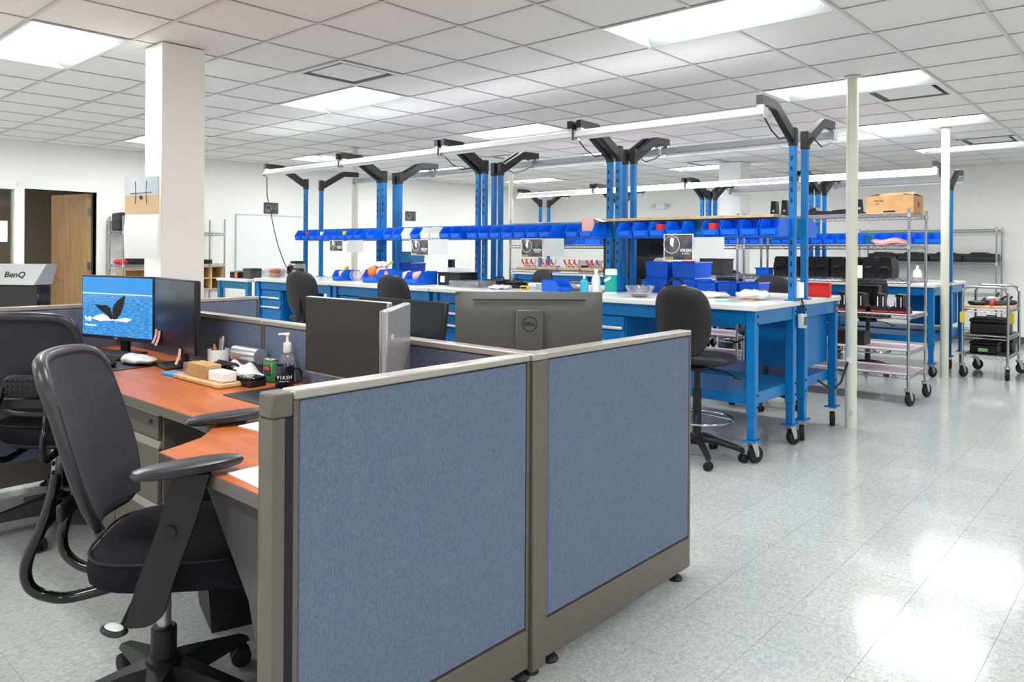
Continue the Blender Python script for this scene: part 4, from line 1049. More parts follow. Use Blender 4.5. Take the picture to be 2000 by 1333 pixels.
chair0.location = (-2.19, .985, 0); chair0.rotation_euler = (0, 0, -math.radians(38))
c2 = place(chair0, (-4.02, 1.27, 0), math.radians(43), 'black mesh office chair behind the foreground one, cut off at left')
for ch in list(c2.children):       # this one shows no armrests
    if ch.name.split('.')[0] in ('arm_post', 'arm_pad'):
        for g_ in list(ch.children): bpy.data.objects.remove(g_)
        bpy.data.objects.remove(ch)

# ---------------------------------------------------------------- monitors
def monitor(label, a_, b_, ztop, zbot, zdesk, face, screen='screen_dark', back='black_plastic', bezel='black_plastic', stand='black_plastic', thick=.028, tilt=0, base=True, frame=.008, bulge=True, neck=None):
    """flat monitor between plan points a_ and b_; local -y is the screen side when face=1"""
    a_, b_ = Vector((*a_, 0)), Vector((*b_, 0)); L = (b_-a_).length; an = math.atan2((b_-a_).y, (b_-a_).x); c = (a_+b_)/2
    t = thing('monitor', label, 'monitor', (c.x, c.y, zdesk), an + (0 if face > 0 else PI)); z0, z1 = zbot-zdesk, ztop-zdesk; hw = L/2
    m = MB(); m.b2(-hw, hw, .004, thick, z0, z1, .005); m.build('monitor_shell', back, t)
    if bulge: m = MB(); m.b2(-hw*.6, hw*.6, thick, thick+.022, z0+(z1-z0)*.12, z0+(z1-z0)*.7, .012); m.build('rear_bulge', back, t)
    m = MB(); m.b2(-hw, hw, 0, .0045, z0, z1, .002); m.build('monitor_bezel', bezel, t)
    m = MB(); m.b2(-hw+frame, hw-frame, -.0012, .0005, z0+frame*2.2, z1-frame); m.build('monitor_screen', screen, t, False)
    zc = (z0+z1)/2
    m = MB(); m.beam((0, thick+.03, .012), (0, thick+.024, neck or zc+.02), .07, .018, .004, (0, 1, 0)); m.build('monitor_neck', stand, t)
    if base: m = MB(); m.b2(-.11, .11, -.07, .12, 0, .012, .005); m.build('monitor_base', stand, t)
    return t
W1a, W1b = (-4.60, 1.585), (-4.005, 1.735)
wm = monitor('black monitor showing a whale tail in a blue sea', W1a, W1b, 1.215, .862, DZT, 1, 'sea_screen', frame=.009)
L = (Vector(W1b)-Vector(W1a)).length; hw = L/2-.009
def tail(poly, name, mt, par, dy=-.0016): m = MB(); m.prism(poly, dy-.0003, dy, 'xz'); m.build(name, mt, par, False)
zc = (.862+1.215)/2-DZT; sw, shh = 2*hw, .333
def sp(u, v_): u = .42+(u-.42)*1.28; v_ = .27+(v_-.27)*1.25; return (-hw+u*sw, .105+v_*(1.215-.862-.03))
tail([sp(*p) for p in ((.42, .27), (.38, .33), (.29, .40), (.235, .47), (.30, .46), (.37, .465), (.415, .43), (.435, .36), (.45, .28))], 'tail_fluke', 'ink', wm)
tail([sp(*p) for p in ((.45, .27), (.44, .38), (.45, .46), (.50, .54), (.565, .60), (.585, .62), (.575, .53), (.56, .44), (.53, .35), (.49, .28))], 'tail_fluke', 'ink', wm)
mat('foam', '#ffffff', .5, emit='#cfe6fa', es=.7); mat('screen_text', '#ffffff', .5, emit='#ffffff', es=.9)
tail([sp(*p) for p in ((.2, .27), (.3, .24), (.45, .26), (.6, .25), (.66, .29), (.58, .31), (.5, .28), (.43, .28), (.33, .34), (.25, .31))], 'sea_foam', 'foam', wm, -.0012)
text('9:48', .035, 'screen_text', wm, (-hw+.05, -.0014, .105+.25*shh)); text('Friday, January 18', .014, 'screen_text', wm, (-hw+.075, -.0014, .105+.15*shh))
text('BenQ', .012, 'paper_grey', wm, (0, -.0016, .091))
m2_ = monitor('dark switched off monitor right of the whale picture', (-3.99, 1.735), (-3.385, 1.66), 1.215, .862, DZT, 1)
for k, (dx, dz) in enumerate(((-.255, .03), (-.205, .025), (.115, -.035))):
    m = MB(); m.sheet(1, 4, lambda u, v_: (dx-.018+.036*u + .01*v_*0, -.006-.02*(1-v_)**2, .06+dz+.075*v_), .0008); s_ = m.build('sticky_note', 'pink', m2_, False)
mm = monitor('dark grey monitor with thin light edge above the coffee mug', (-2.60, 1.74), (-2.09, 1.74), 1.178, .872, DZT, 1, 'screen_soft', 'silver_plastic', 'silver_plastic', 'silver_plastic', frame=.003)
# silver monitor seen from behind, angled
pA = Vector((0, 0, 0)) + vF*2.40 + vR*(-.331); pB = pA + (vF*math.cos(.087)+vR*math.sin(.087))*.40
sm_ = monitor('small silver monitor turned away, right of the dark grey monitor', (pA.x, pA.y), (pB.x, pB.y), 1.172, .85, DZT, 1 if True else -1, 'screen_dark', 'silver_plastic', 'silver_plastic', 'silver_plastic', .026, bulge=False, neck=.10)
sm_.rotation_euler.z += PI
text('DELL', .022, 'paper', sm_, (.13, .0275, .30), (PI/2, 0, PI))
m = MB(); m.blob((0, 0, .02), .05, .03, .03, 2.2, 14, 8); one('white_cloth', m, 'bag_white', 'crumpled white cloth beside the silver monitor', 'cloth', None, (-1.95, 1.80, DZT+.012))
# large monitor back with round logo
c = vF*3.0 + vR*.18; hwD = .292
t = thing('monitor', 'large grey monitor seen from behind with a round DELL logo', 'monitor', (c.x, c.y, DZT), YAW)
zt_, zb_ = 1.203-DZT, .82-DZT
def shell(u, v_): 
    x = -hwD+2*hwD*u; e = min(1, 6*min(u, 1-u)); f_ = min(1, 5*min(v_, 1-v_)); return (x, -.008-.028*math.sin(PI/2*e)*math.sin(PI/2*f_), zb_+(zt_-zb_)*v_)
m = MB(); m.sheet(24, 16, shell, 0); m.build('monitor_back', 'monitor_gray', t)
m = MB(); m.b2(-hwD, hwD, -.008, .012, zb_, zt_, .002); m.build('monitor_bezel', 'monitor_gray', t)
m = MB(); m.b2(-hwD+.006, hwD-.006, .012, .0135, zb_+.02, zt_-.006); m.build('monitor_screen', 'screen_dark', t, False)
m = MB(); m.b2(-.222, .222, -.0385, -.030, zt_-.032, zt_-.028); m.build('vent_slot', 'ink', t, False)
m = MB(); m.b2(-.052, .052, -.062, -.036, .012, zt_-.068, .003); m.build('monitor_neck', 'monitor_gray', t)
m = MB(); m.b2(-.12, .12, -.09, .10, 0, .012, .005); m.build('monitor_base', 'monitor_gray', t)
m = MB(); zl = zt_-.122; m.tube([(.028*math.cos(q*PI/16), -.0625, zl+.028*math.sin(q*PI/16)) for q in range(32)], .0015, 5, True); m.build('logo_ring', 'ink', t)
text('DELL', .019, 'ink', t, (0, -.0628, zl), (PI/2, 0, 0), sx=1.05)
# black tilted monitor behind the divider
t = monitor('black monitor back behind the divider, left of the large grey one', (-2.83, 2.13), (-2.245, 2.13), 1.155, .83, DZT, 1, 'screen_dark'); t.rotation_euler = (-.14, 0, 0)
# hooded monitor beyond the left panel
bq = vF*5.35 + vR*(-3.45)
t = thing('hooded_monitor', 'grey hooded monitor marked BenQ beyond the left blue panel', 'monitor', (-6.12, 1.62, .75), YAW-.12)
m = MB(); m.add([(-.30, .03, .50), (.27, .03, .50), (.235, -.05, .355), (-.24, -.05, .355), (-.30, .14, .50), (.27, .14, .50), (.235, .14, .355), (-.24, .14, .355)],
                [(0, 1, 2, 3), (4, 7, 6, 5), (0, 4, 5, 1), (3, 2, 6, 7), (1, 5, 6, 2), (0, 3, 7, 4)]); m.build('hood_panel', 'silver_plastic', t, False)
m = MB(); m.b2(-.235, .23, .0, .13, .10, .354, .01); m.build('monitor_shell', 'black_gloss', t)
m = MB(); m.b2(-.36, -.245, -.12, .2, .10, .49, .01); m.build('hood_side', 'black_plastic', t)
m = MB(); m.b2(-.05, .05, .02, .08, .012, .2, .006); m.build('monitor_neck', 'black_plastic', t); m = MB(); m.b2(-.14, .14, -.06, .14, 0, .014, .005); m.build('monitor_base', 'black_plastic', t)
text('BenQ', .062, 'ink', t, (.06, -.013, .425), (PI/2-.5, 0, 0), sx=1.1)
m = MB(); m.b2(-6.6, -5.35, .2, 2.15, .722, .75, .003); tb = tag(m.build('laminate_table', 'laminate', None), 'pale table behind the left blue panel, under the hooded monitor', 'table')
for x in (-6.5, -5.45):
    for y in (.3, 2.05): m = MB(); m.b2(x-.025, x+.025, y-.025, y+.025, 0, .722); m.build('leg', 'taupe', tb, False)

# ---------------------------------------------------------------- things on the cherry desk
t = thing('keyboard', 'black keyboard in front of the whale picture monitor', 'keyboard', (-4.26, 1.60, DZT), .12)
m = MB(); m.prism([(-.065, 0), (.065, 0), (.065, .022), (-.065, .012)], -.215, .215, 'yz'); m.build('keyboard_body', 'black_plastic', t, False)
m = MB()
for r_ in range(5):
    for c_ in range(17): m.b2(-.203+c_*.024, -.184+c_*.024, -.052+r_*.022, -.034+r_*.022, .014+r_*.0018, .0235+r_*.0018)
tag(m.build('keys', 'dark_gray', t, False), None, None, None, 'stuff')
m = MB(); m.b2(-.13, .13, -.11, .11, 0, .004, .002); one('mouse_pad', m, 'black', 'black mouse pad on the cherry desk', 'mouse pad', None, (-3.87, 1.50, DZT), .1)
t = thing('computer_mouse', 'black computer mouse on the mouse pad', 'mouse', (-3.88, 1.455, DZT+.004), .2)
m = MB(); m.blob((0, 0, .016), .055, .032, .020, 2.4, 18, 8); m.build('mouse_body', 'black_plastic', t); m = MB(); m.cyl((.03, -.004, .032), (.03, .004, .032), .009, n=10); m.build('scroll_wheel', 'chair_gray', t)
m = MB(); m.blob((0, 0, .022), .11, .06, .023, 2.3, 20, 10, 0, lambda x, y, z: (x, y, z*(1-.35*x/.1)+.006*math.sin(x*60)*math.cos(y*50))); one('plastic_bag', m, 'bag_white', 'crumpled white bag next to the keyboard', 'bag', None, (-3.86, 1.60, DZT+.004), .25)
t = thing('red_figurine', 'small red capped figurine at the foot of the whale monitor', 'figurine', (-4.6, 1.545, DZT), 0)
m = MB(); m.lathe([(.0, 0), (.035, 0), (.036, .03), (.03, .04)], n=16); m.build('figurine_body', 'yellow', t); m = MB(); m.lathe([(.05, .04), (.05, .046), (.034, .05), (.034, .07), (.02, .085), (0, .09)], n=16); m.build('figurine_cap', 'red', t)
# bamboo tray with small boxes
t = thing('bamboo_tray', 'pale bamboo board holding small boxes', 'tray', (-3.15, 1.60, DZT), -.0)
m = MB(); m.b2(-.21, .21, -.055, .055, 0, .022, .006); m.build('tray_board', 'skin_wood', t); m = MB(); m.b2(-.19, .19, -.04, .04, .0221, .0235); m.build('tray_groove', 'oak_light', t, False)
zb = DZT+.0236
m = MB(); m.b2(-.028, .028, -.028, .028, 0, .05, .002); one('small_box', m, 'clear_plastic', 'clear plastic box at the left end of the bamboo board', 'box', None, (-3.29, 1.60, zb))
t = thing('brown_carton', 'small brown carton tied with string on the bamboo board', 'carton', (-3.17, 1.60, zb)); m = MB(); m.b2(-.085, .085, -.036, .036, 0, .058, .002); m.build('carton_body', 'cardboard', t, False)
m = MB(); m.tube([(.012, -.037, .001), (-.004, -.037, .059), (-.004, .037, .059), (.012, .037, .001)], .0012, 4); m.build('string', 'yellow', t)
m = MB(); m.b2(-.06, .06, -.034, .034, 0, .042, .004); one('white_carton', m, 'paper', 'white carton at the right end of the bamboo board', 'box', None, (-3.01, 1.60, zb))
t = thing('cable_gadget', 'black gadget with coiled cable behind the bamboo board', 'gadget', (-3.17, 1.70, DZT)); m = MB(); m.b2(-.09, .09, -.03, .03, 0, .05, .005); m.build('gadget_body', 'black_plastic', t)
m = MB(); m.tube([(-.07+.14*q/40+.0*q, .026*math.sin(q*1.3), .063+.012*math.cos(q*1.3)) for q in range(41)], .006, 6); m.build('coiled_cable', 'black', t)
t = thing('blue_box', 'flat blue box on the desk below the dark monitor', 'box', (-3.42, 1.585, DZT), .15); m = MB(); m.b2(-.06, .06, -.035, .035, 0, .014, .003); m.build('box_body', 'blue_soft', t)
# pen cup
t = thing('pen_cup', 'white cup full of pens against the divider', 'pen cup', (-3.40, 1.785, DZT))
m = MB(); m.lathe([(0, 0), (.046, 0), (.050, .105), (.047, .105), (.042, .006), (0, .006)], n=24); m.build('cup_body', 'white', t); m = MB(); m.tube([(-.043, 0, .085), (-.07, 0, .08), (-.075, 0, .05), (-.045, 0, .03)], .006, 8); m.build('cup_handle', 'white', t)
pens = [((-.015, .01), (-.04, .02), .17, 'ink', .005, 'black pen'), ((-.02, -.012), (-.035, -.01), .15, 'black_plastic', .006, 'thick black pen'), ((.0, -.015), (.0, -.02), .13, 'orange', .007, 'orange handled pen'), ((.012, .012), (.03, .02), .18, 'dark_gray', .005, 'dark grey pen'), ((.02, 0), (.045, .0), .17, 'paper_grey', .006, 'pale grey pen'), ((.022, -.012), (.05, -.015), .165, 'silver_plastic', .005, 'silver pen'), ((-.005, .02), (-.01, .035), .14, 'navy', .005, 'navy pen')]
for a_, b_, h, mt, r_, lab in pens:
    m = MB(); m.tube([(a_[0]*.6, a_[1]*.6, .008), (b_[0], b_[1], h-.012), (b_[0]*1.05, b_[1]*1.05, h)], [r_, r_, r_*.5], 7); one('pen', m, mt, lab + ' in the white pen cup', 'pen', None, (-3.40, 1.785, DZT))
m = MB(); m.cyl((-.10, 0, .0), (.10, .01, .0), .036, n=18); one('foil_roll', m, 'foil', 'silver foil roll lying beside the pen cup', 'roll', None, (-3.16, 1.80, DZT+.10), .0)
m = MB(); m.blob((0, 0, .036), .13, .05, .032, 2.1, 22, 12, 0, lambda x, y, z: (x, y, z+.012*math.sin(x*45+y*60)-.02*(x/.15))); one('plastic_bag', m, 'bag_white', 'crumpled clear bag under the foil roll', 'bag', None, (-3.08, 1.75, DZT), .0)
# tin, soap pump bottle, mug, mat, wallet, papers
t = thing('tea_tin', 'green tin with red picture beside the soap bottle', 'tin', (-2.955, 1.80, DZT)); m = MB(); m.b2(-.035, .035, -.02, .02, 0, .095, .006); m.build('tin_body', 'green', t)
m = MB(); m.b2(-.022, .03, -.0215, -.02, .03, .075); m.build('tin_picture', 'ink', t, False); m = MB(); m.b2(-.015, .024, -.0225, -.0212, .055, .072); m.build('tin_print', 'red', t, False); m = MB(); m.b2(-.034, .034, -.019, .019, .095, .104, .003); m.build('tin_lid', 'foil', t)
t = thing('soap_bottle', 'clear pump bottle with white pump head behind the mug', 'bottle', (-2.865, 1.825, DZT)); m = MB(); m.lathe([(0, 0), (.033, 0), (.035, .01), (.035, .105), (.026, .125), (.013, .132), (.013, .142)], n=20); m.build('bottle_body', 'clear_plastic', t)
m = MB(); m.lathe([(.0, .136), (.016, .136), (.018, .14), (.017, .175), (.012, .18), (.006, .183), (.006, .21), (.01, .212), (.01, .222), (0, .223)], n=16); pu_ = m.build('pump_head', 'white', t); m = MB(); m.beam((.0, 0, .218), (-.038, -.02, .214), .011, .009, .002); m.build('pump_spout', 'white', pu_)
mp = (-2.79, 1.765)
t = thing('coffee_mug', 'navy coffee mug lettered VIKEN in white', 'mug', (mp[0], mp[1], DZT), YAW+.2)
m = MB(); m.lathe([(0, 0), (.037, 0), (.040, .004), (.040, .092), (.0385, .096), (.036, .092), (.036, .008), (0, .006)], n=32); m.build('mug_body', 'navy', t)
m = MB(); m.tube([(.036, 0, .078), (.055, 0, .082), (.068, 0, .066), (.068, 0, .036), (.055, 0, .018), (.036, 0, .022)], .0062, 8); m.build('mug_handle', 'navy', t)
def curved_text(s_, size, z, r_, par, n_=1):
    wch = size*.68; tot = wch*(len(s_)-1)
    for k, ch in enumerate(s_):
        an = (-tot/2+k*wch)/r_; text(ch, size, 'white', par, (r_*math.sin(an), -r_*math.cos(an), z), (PI/2, 0, an), 'lettering', .0003)
curved_text('VIKEN', .020, .048, .0405, t); curved_text('DETECTION', .0066, .032, .0405, t)
m = MB(); m.b2(-.22, .22, -.13, .13, 0, .004, .002); one('desk_mat', m, 'black', 'black desk mat partly hidden by the nearest blue panel', 'mat', None, (-2.60, 1.63, DZT))
t = thing('black_box', 'flat black box on the desk mat edge by the tin', 'box', (-2.93, 1.69, DZT+.0), .1); m = MB(); m.b2(-.05, .05, -.04, .04, 0, .03, .004); m.build('box_body', 'black_plastic', t); m = MB(); m.b2(-.052, .052, -.042, .042, .03, .042, .004); m.build('box_lid', 'black_gloss', t)
for k, (x, y, rz, lab) in enumerate(((-2.19, 1.42, .1, 'white papers on the desk beyond the far armrest'), (-1.71, 1.12, -.05, 'white papers on the desk return beside the near armrest'))):
    m = MB(); m.b2(-.108, .108, -.14, .14, 0, .003); one('papers', m, 'paper', lab, 'paper', None, (x, y, DZT+.0003), rz, False)
m = MB(); m.b2(-.08, .08, -.1, .1, 0, .03, .003); one('blue_pink_box', m, 'blue_soft', 'light blue flat box on the desk wing at the left edge', 'box', None, (-4.6, 1.24, DZT), .2)
# waste bin
t = thing('waste_bin', 'black plastic waste bin under the desk', 'waste bin', (-2.62, 1.43, 0), -.3); m = MB()
o_ = [(-.13, -.09), (.13, -.09), (.13, .09), (-.13, .09)]; V = [(x, y, 0) for x, y in o_] + [(x*1.3, y*1.35, .34) for x, y in o_] + [(x*1.27, y*1.31, .34) for x, y in o_] + [(x*.97, y*.97, .01) for x, y in o_]
m.add(V, [(3, 2, 1, 0), (12, 13, 14, 15)] + [(i, (i+1) % 4, 4+(i+1) % 4, 4+i) for i in range(4)] + [(4+i, 4+(i+1) % 4, 8+(i+1) % 4, 8+i) for i in range(4)] + [(8+i, 8+(i+1) % 4, 12+(i+1) % 4, 12+i) for i in range(4)]); m.build('bin_body', 'black_plastic', t, False)
m = MB(); m.tube([(x*1.3, y*1.35, .34) for x, y in o_], .008, 6, True); m.build('bin_rim', 'black_plastic', t)
m = MB()
for q in range(5): m.beam((-.05, -.122+.0, .27-.012*q), (.05, -.122, .27-.012*q), .004, .004)
tag(m.build('grip_ridges', 'dark_gray', t, False), None, None, None, 'stuff')
# calendar on the pillar
A = Vector((-4.955, 2.18, 0)); Bv = Vector((-5.19, 2.055, 0)); an = math.atan2((A-Bv).y, (A-Bv).x); wc = (A-Bv).length
t = thing('wall_calendar', 'wall calendar with a drone picture hung on the white pillar', 'calendar', (Bv.x, Bv.y, 0), an)
z0, z1, z2 = 1.30, 1.60, 1.845
m = MB(); m.sheet(6, 6, lambda u, v_: (u*wc, -.012*math.sin(PI*v_)-.02*(1-v_)*u, z0+(z1-z0)*v_), .001); m.build('month_page', 'paper', t)
m = MB(); m.b2(0, wc, -.004, 0, z1, z2); pg = m.build('picture_page', 'print_sand', t, False)
m = MB(); m.b2(.004, wc-.004, -.0052, -.0042, z1+.12, z2-.003); m.build('picture_sky', 'print_sky', pg, False)
m = MB(); c_ = (wc*.48, z1+.105); m.cyl((c_[0], -.0065, c_[1]), (c_[0], -.0055, c_[1]), .014, n=14); m.build('drone_body', 'dark_gray', pg)
for dx, dz in ((-.05, .09), (.05, .09), (-.05, -.06), (.05, -.06)):
    m = MB(); m.beam((c_[0]+dx*.8, -.006, c_[1]+.02), (c_[0]+dx*1.0*.8+dx*.1, -.006, c_[1]+.02+dz), .003, .0012, 0, (0, 1, 0)); m.build('drone_arm', 'ink', pg, False)
m = MB(); m.beam((c_[0]-.085, -.006, c_[1]+.025), (c_[0]+.085, -.006, c_[1]+.035), .005, .0012, 0, (0, 1, 0)); m.build('drone_wing', 'dark_gray', pg, False)
m = MB(); m.b2(.01, wc-.02, -.0045, -.0035, z1-.055, z1-.035); m.build('month_heading', 'print_sand', t, False)
# ================================================================ THINGS ON THE BENCHES
ZW = WT
openbin = make_bin(.15, .27, .13, 'bin_blue', 'stacking_bin')
def put_bin(label, x, y, rz, z=ZW+.0005, s=(1, 1, 1), first=[True]):
    o = openbin if first[0] else copy_tree(openbin); first[0] = False
    o.location = (x, y, z); o.rotation_euler = (0, 0, rz); o.scale = s; return tag(o, label, None, 'blue stacking bins on the benches')
put_bin('small blue stacking bin, leftmost on the near bench', -6.83, 5.16, .1, s=(.9, .8, .9))
put_bin('large blue stacking bin heaped with packets on the near bench', -6.25, 5.22, .1, s=(1.35, 1.1, 1.05))
put_bin('blue stacking bin between the large bin and the black crate, left one', -5.80, 5.20, .1, s=(.95, .9, .95))
put_bin('blue stacking bin next to the black crate', -5.56, 5.20, .1, s=(1.1, 1.1, 1.0))
put_bin('blue stacking bin beside the cyan bottle, seen from its side', -3.95, 5.05, 1.3, s=(.9, .9, .75))
# labels on the bins
# coloured packets in the bins
def packet(label, x, y, z, mt, sx, sy, sz, rz=0, n=2.4):
    m = MB(); m.blob((0, 0, sz), sx, sy, sz, n, 14, 8, 0, lambda a_, b_, c_: (a_, b_, c_+.008*math.sin(a_*70+b_*55))); return one('packet', m, mt, label, 'packet', None, (x, y, z), rz)
packet('pink packet in the leftmost blue bin', -6.83, 5.06, ZW+.01, 'pink', .04, .06, .055)
packet('yellow packet on top of the leftmost blue bin', -6.83, 5.10, ZW+.12, 'yellow', .03, .03, .02)
packet('orange packet in the large blue bin', -6.30, 5.06, ZW+.02, 'orange', .06, .07, .075)
packet('pink packet in the large blue bin', -6.18, 5.08, ZW+.02, 'pink', .05, .07, .07)
packet('clear packet heaped on the large blue bin', -6.24, 5.12, ZW+.15, 'bag_white', .10, .07, .035)
packet('yellow packet on the large blue bin', -6.14, 5.15, ZW+.19, 'yellow', .03, .03, .018)
packet('pink packet in the bin next to the black crate', -5.6, 5.06, ZW+.01, 'pink', .05, .07, .06)
packet('yellow packet in the bin next to the black crate', -5.52, 5.07, ZW+.012, 'yellow', .02, .05, .06)
packet('white packet in the bin left of the black crate', -5.80, 5.10, ZW+.01, 'bag_white', .05, .06, .06)
packet('pink bag of parts between the blue bins', -6.55, 5.2, ZW, 'pink', .10, .08, .065)
packet('clear bag of parts right of the leftmost bin', -6.68, 5.12, ZW, 'clear_plastic', .05, .08, .06)
# stacked totes on the bench behind
def tote(label, x, y, z, w, d, h, mt='bin_blue', rz=0, group='blue totes stacked on the benches'):
    t = thing('stack_tote', label, 'tote', (x, y, z), rz, group)
    m = MB(); wi, di = w/2, d/2; k = .93
    o_ = [(-wi, -di), (wi, -di), (wi, di), (-wi, di)]
    V = [(x_*k, y_*k, 0) for x_, y_ in o_] + [(x_, y_, h) for x_, y_ in o_] + [(x_*.96, y_*.96, h) for x_, y_ in o_] + [(x_*.9, y_*.9, .004) for x_, y_ in o_]
    m.add(V, [(3, 2, 1, 0), (12, 13, 14, 15)] + [(4*r_+i, 4*r_+(i+1) % 4, 4*r_+4+(i+1) % 4, 4*r_+4+i) for r_ in range(3) for i in range(4)]); m.build('tote_body', mt, t, False)
    m = MB(); m.tube([(x_*1.01, y_*1.01, h-.006) for x_, y_ in o_], .006, 4, True); m.build('tote_rim', mt, t, False)
    for q in range(3): m = MB(); m.b2(-w*.2, w*.2, -di*(k+.07*(.3+.22*q))-.005, -di*.93, h*(.25+.22*q), h*(.25+.22*q)+.006); m.build('tote_rib', mt, t, False)
    return t
tote('lower blue tote of the left stack behind the glass bowl', -3.22, 5.72, ZW+.0005, .20, .3, .128)
tote('upper blue tote of the left stack holding packets', -3.22, 5.72, ZW+.131, .21, .3, .128)
tote('lower blue tote of the right stack beside the stool', -2.985, 5.74, ZW+.0005, .2, .3, .128)
tote('upper blue tote of the right stack filled with red parts', -2.985, 5.74, ZW+.131, .21, .3, .128)
for k in range(3): tote('low blue tote in the row right of the stacks, %s' % ('left', 'middle', 'right')[k], -2.77+k*.165, 5.66+.02*k, ZW+.0005, .155, .2, .11)
packet('clear packet with yellow tag in the upper left tote', -3.22, 5.68, ZW+.2, 'bag_white', .08, .09, .045)
packet('red parts bag in the upper right tote', -2.985, 5.7, ZW+.205, 'red', .075, .09, .034)
t = thing('headphones', 'black and white headphones on the bench behind the stool', 'headphones', (-2.92, 5.35, ZW)); m = MB(); m.tube([(.07*math.cos(q*PI/10), 0, .06+.07*math.sin(q*PI/10)) for q in range(11)], .009, 8); m.build('head_band', 'black_plastic', t)
for s in (-1, 1): m = MB(); m.blob((s*.07, 0, .045), .02, .035, .042); m.build('ear_cup', 'white' if s > 0 else 'black_plastic', t)
# bowl, wipes, bottles
t = thing('glass_bowl', 'clear glass bowl on the near bench', 'bowl', (-2.98, 4.92, ZW)); m = MB(); m.lathe([(0, 0), (.05, 0), (.085, .03), (.112, .085), (.108, .086), (.08, .034), (.048, .006), (0, .006)], n=32); m.build('bowl_shell', 'glass', t); m = MB(); m.lathe([(0, .008), (.05, .010), (.07, .028), (0, .03)], n=20); m.build('bowl_contents', 'pink_liner', t)
t = thing('wipes_canister', 'white and green wipes canister in front of the blue uprights', 'canister', (-3.42, 5.2, ZW)); m = MB(); m.lathe([(0, 0), (.05, 0), (.05, .17), (.046, .175), (0, .176)], n=24); m.build('canister_body', 'white', t); m = MB(); m.lathe([(.0505, .012), (.0505, .15)], n=24); m.build('canister_label', 'teal', t); m = MB(); m.lathe([(.0, .17), (.049, .17), (.049, .196), (.03, .2), (0, .2)], n=24); m.build('canister_lid', 'white', t)
m = MB(); m.beam((-.03, -.0515, .10), (.03, -.0515, .13), .022, .002, 0, (0, 1, 0)); m.build('canister_print', 'white', t, False)
t = thing('spray_bottle', 'white plastic bottle left of the wipes canister', 'bottle', (-3.545, 5.17, ZW)); m = MB(); m.lathe([(0, 0), (.034, 0), (.036, .1), (.03, .13), (.014, .15), (.014, .17), (0, .17)], n=18); m.build('bottle_body', 'bin_white', t); m = MB(); m.lathe([(0, .168), (.016, .168), (.015, .195), (0, .197)], n=14); m.build('bottle_cap', 'white', t)
t = thing('squeeze_bottle', 'cyan plastic bottle left of the white bottle', 'bottle', (-3.635, 5.13, ZW)); m = MB(); m.lathe([(0, 0), (.034, 0), (.034, .09), (.02, .105), (.012, .11), (.012, .12), (0, .12)], n=18); m.build('bottle_body', 'cyan', t); m = MB(); m.lathe([(0, .118), (.013, .118), (.004, .15), (0, .151)], n=10); m.build('bottle_nozzle', 'white', t)
# black crate, clear trays, tape, black boxes
t = thing('black_crate', 'black crate with a white label on the near bench', 'crate', (-5.24, 5.26, ZW), .0); m = MB(); m.b2(-.15, .15, -.13, .13, 0, .115, .006); m.build('crate_body', 'black_plastic', t); m = MB(); m.b2(-.155, .155, -.135, .135, .112, .128, .004); m.build('crate_lid', 'black_plastic', t); m = MB(); m.b2(-.11, -.05, -.1335, -.1305, .03, .09); m.build('crate_label', 'paper', t, False)
def tray(label, x, y, w, d, h, rz=0):
    t = thing('clear_tray', label, 'tray', (x, y, ZW), rz); m = MB(); wi, di = w/2, d/2; o_ = [(-wi, -di), (wi, -di), (wi, di), (-wi, di)]
    V = [(x_, y_, 0) for x_, y_ in o_] + [(x_, y_, h) for x_, y_ in o_] + [(x_*.97, y_*.97, h) for x_, y_ in o_] + [(x_*.97, y_*.97, .004) for x_, y_ in o_]
    m.add(V, [(3, 2, 1, 0), (12, 13, 14, 15)] + [(4*r_+i, 4*r_+(i+1) % 4, 4*r_+4+(i+1) % 4, 4*r_+4+i) for r_ in range(3) for i in range(4)]); m.build('tray_body', 'clear_plastic', t, False)
    m = MB(); m.blob((.03, 0, .02), w*.22, d*.25, .015, 2.4, 10, 6); m.build('tray_contents', 'dark_gray', t)
tray('long clear tray in front of the black crate', -4.87, 5.08, .38, .24, .06)
tray('clear tray right of the yellow tape measure', -4.03, 5.27, .3, .2, .05); tray('small clear tray beside the cyan bottle', -3.78, 5.15, .2, .16, .045)
toolbox('flat black instrument case by the second pair of uprights', (-4.72, 5.30, ZW), .24, .16, .07); toolbox('small black case right of the flat instrument case', (-4.47, 5.26, ZW), .16, .14, .06)
t = thing('tape_measure', 'yellow tape measure on the near bench', 'tape measure', (-4.25, 5.1, ZW), .2); m = MB(); m.b2(-.04, .04, -.02, .02, 0, .035, .008); m.build('tape_case', 'yellow', t); m = MB(); m.b2(-.03, .03, -.0215, -.02, .01, .026); m.build('tape_label', 'ink', t, False)
packet('pale pink rag on the near bench behind the monitor', -4.45, 5.0, ZW, 'pink_liner', .12, .08, .018)
# bags and cards near the right end
packet('flat clear bag of parts behind the nearest stool', -2.60, 5.28, ZW, 'bag_white', .15, .10, .022, .2); packet('clear bag with a brown card by the right uprights', -2.27, 5.28, ZW, 'bag_white', .12, .10, .035, -.1)
m = MB(); m.b2(-.09, .09, -.06, .06, 0, .006); one('brown_card', m, 'cardboard', 'brown card lying at the right end of the near bench', 'card', None, (-2.27, 5.12, ZW), .1, False)
m = MB(); m.b2(-.09, .09, -.05, .05, 0, .002); one('blue_card', m, 'cyan', 'pale blue sheet on the bench by the right uprights', 'sheet', None, (-2.3, 4.95, ZW+.0003), .1, False)
t = thing('open_red_bin', 'red plastic bin at the right end of the rear bench', 'bin', (-2.11, 6.12, ZW), .25); bin_mesh(.2, .16, .105, lip=.8).build('bin_body', 'red', t, False)
m = MB(); m.b2(-.03, .03, -.001, .001, -.11, 0); one('hang_tag', m, 'paper', 'white instruction tag hanging between the right uprights', 'tag', None, (-2.0, 5.44, ZW+.13), .3, False)
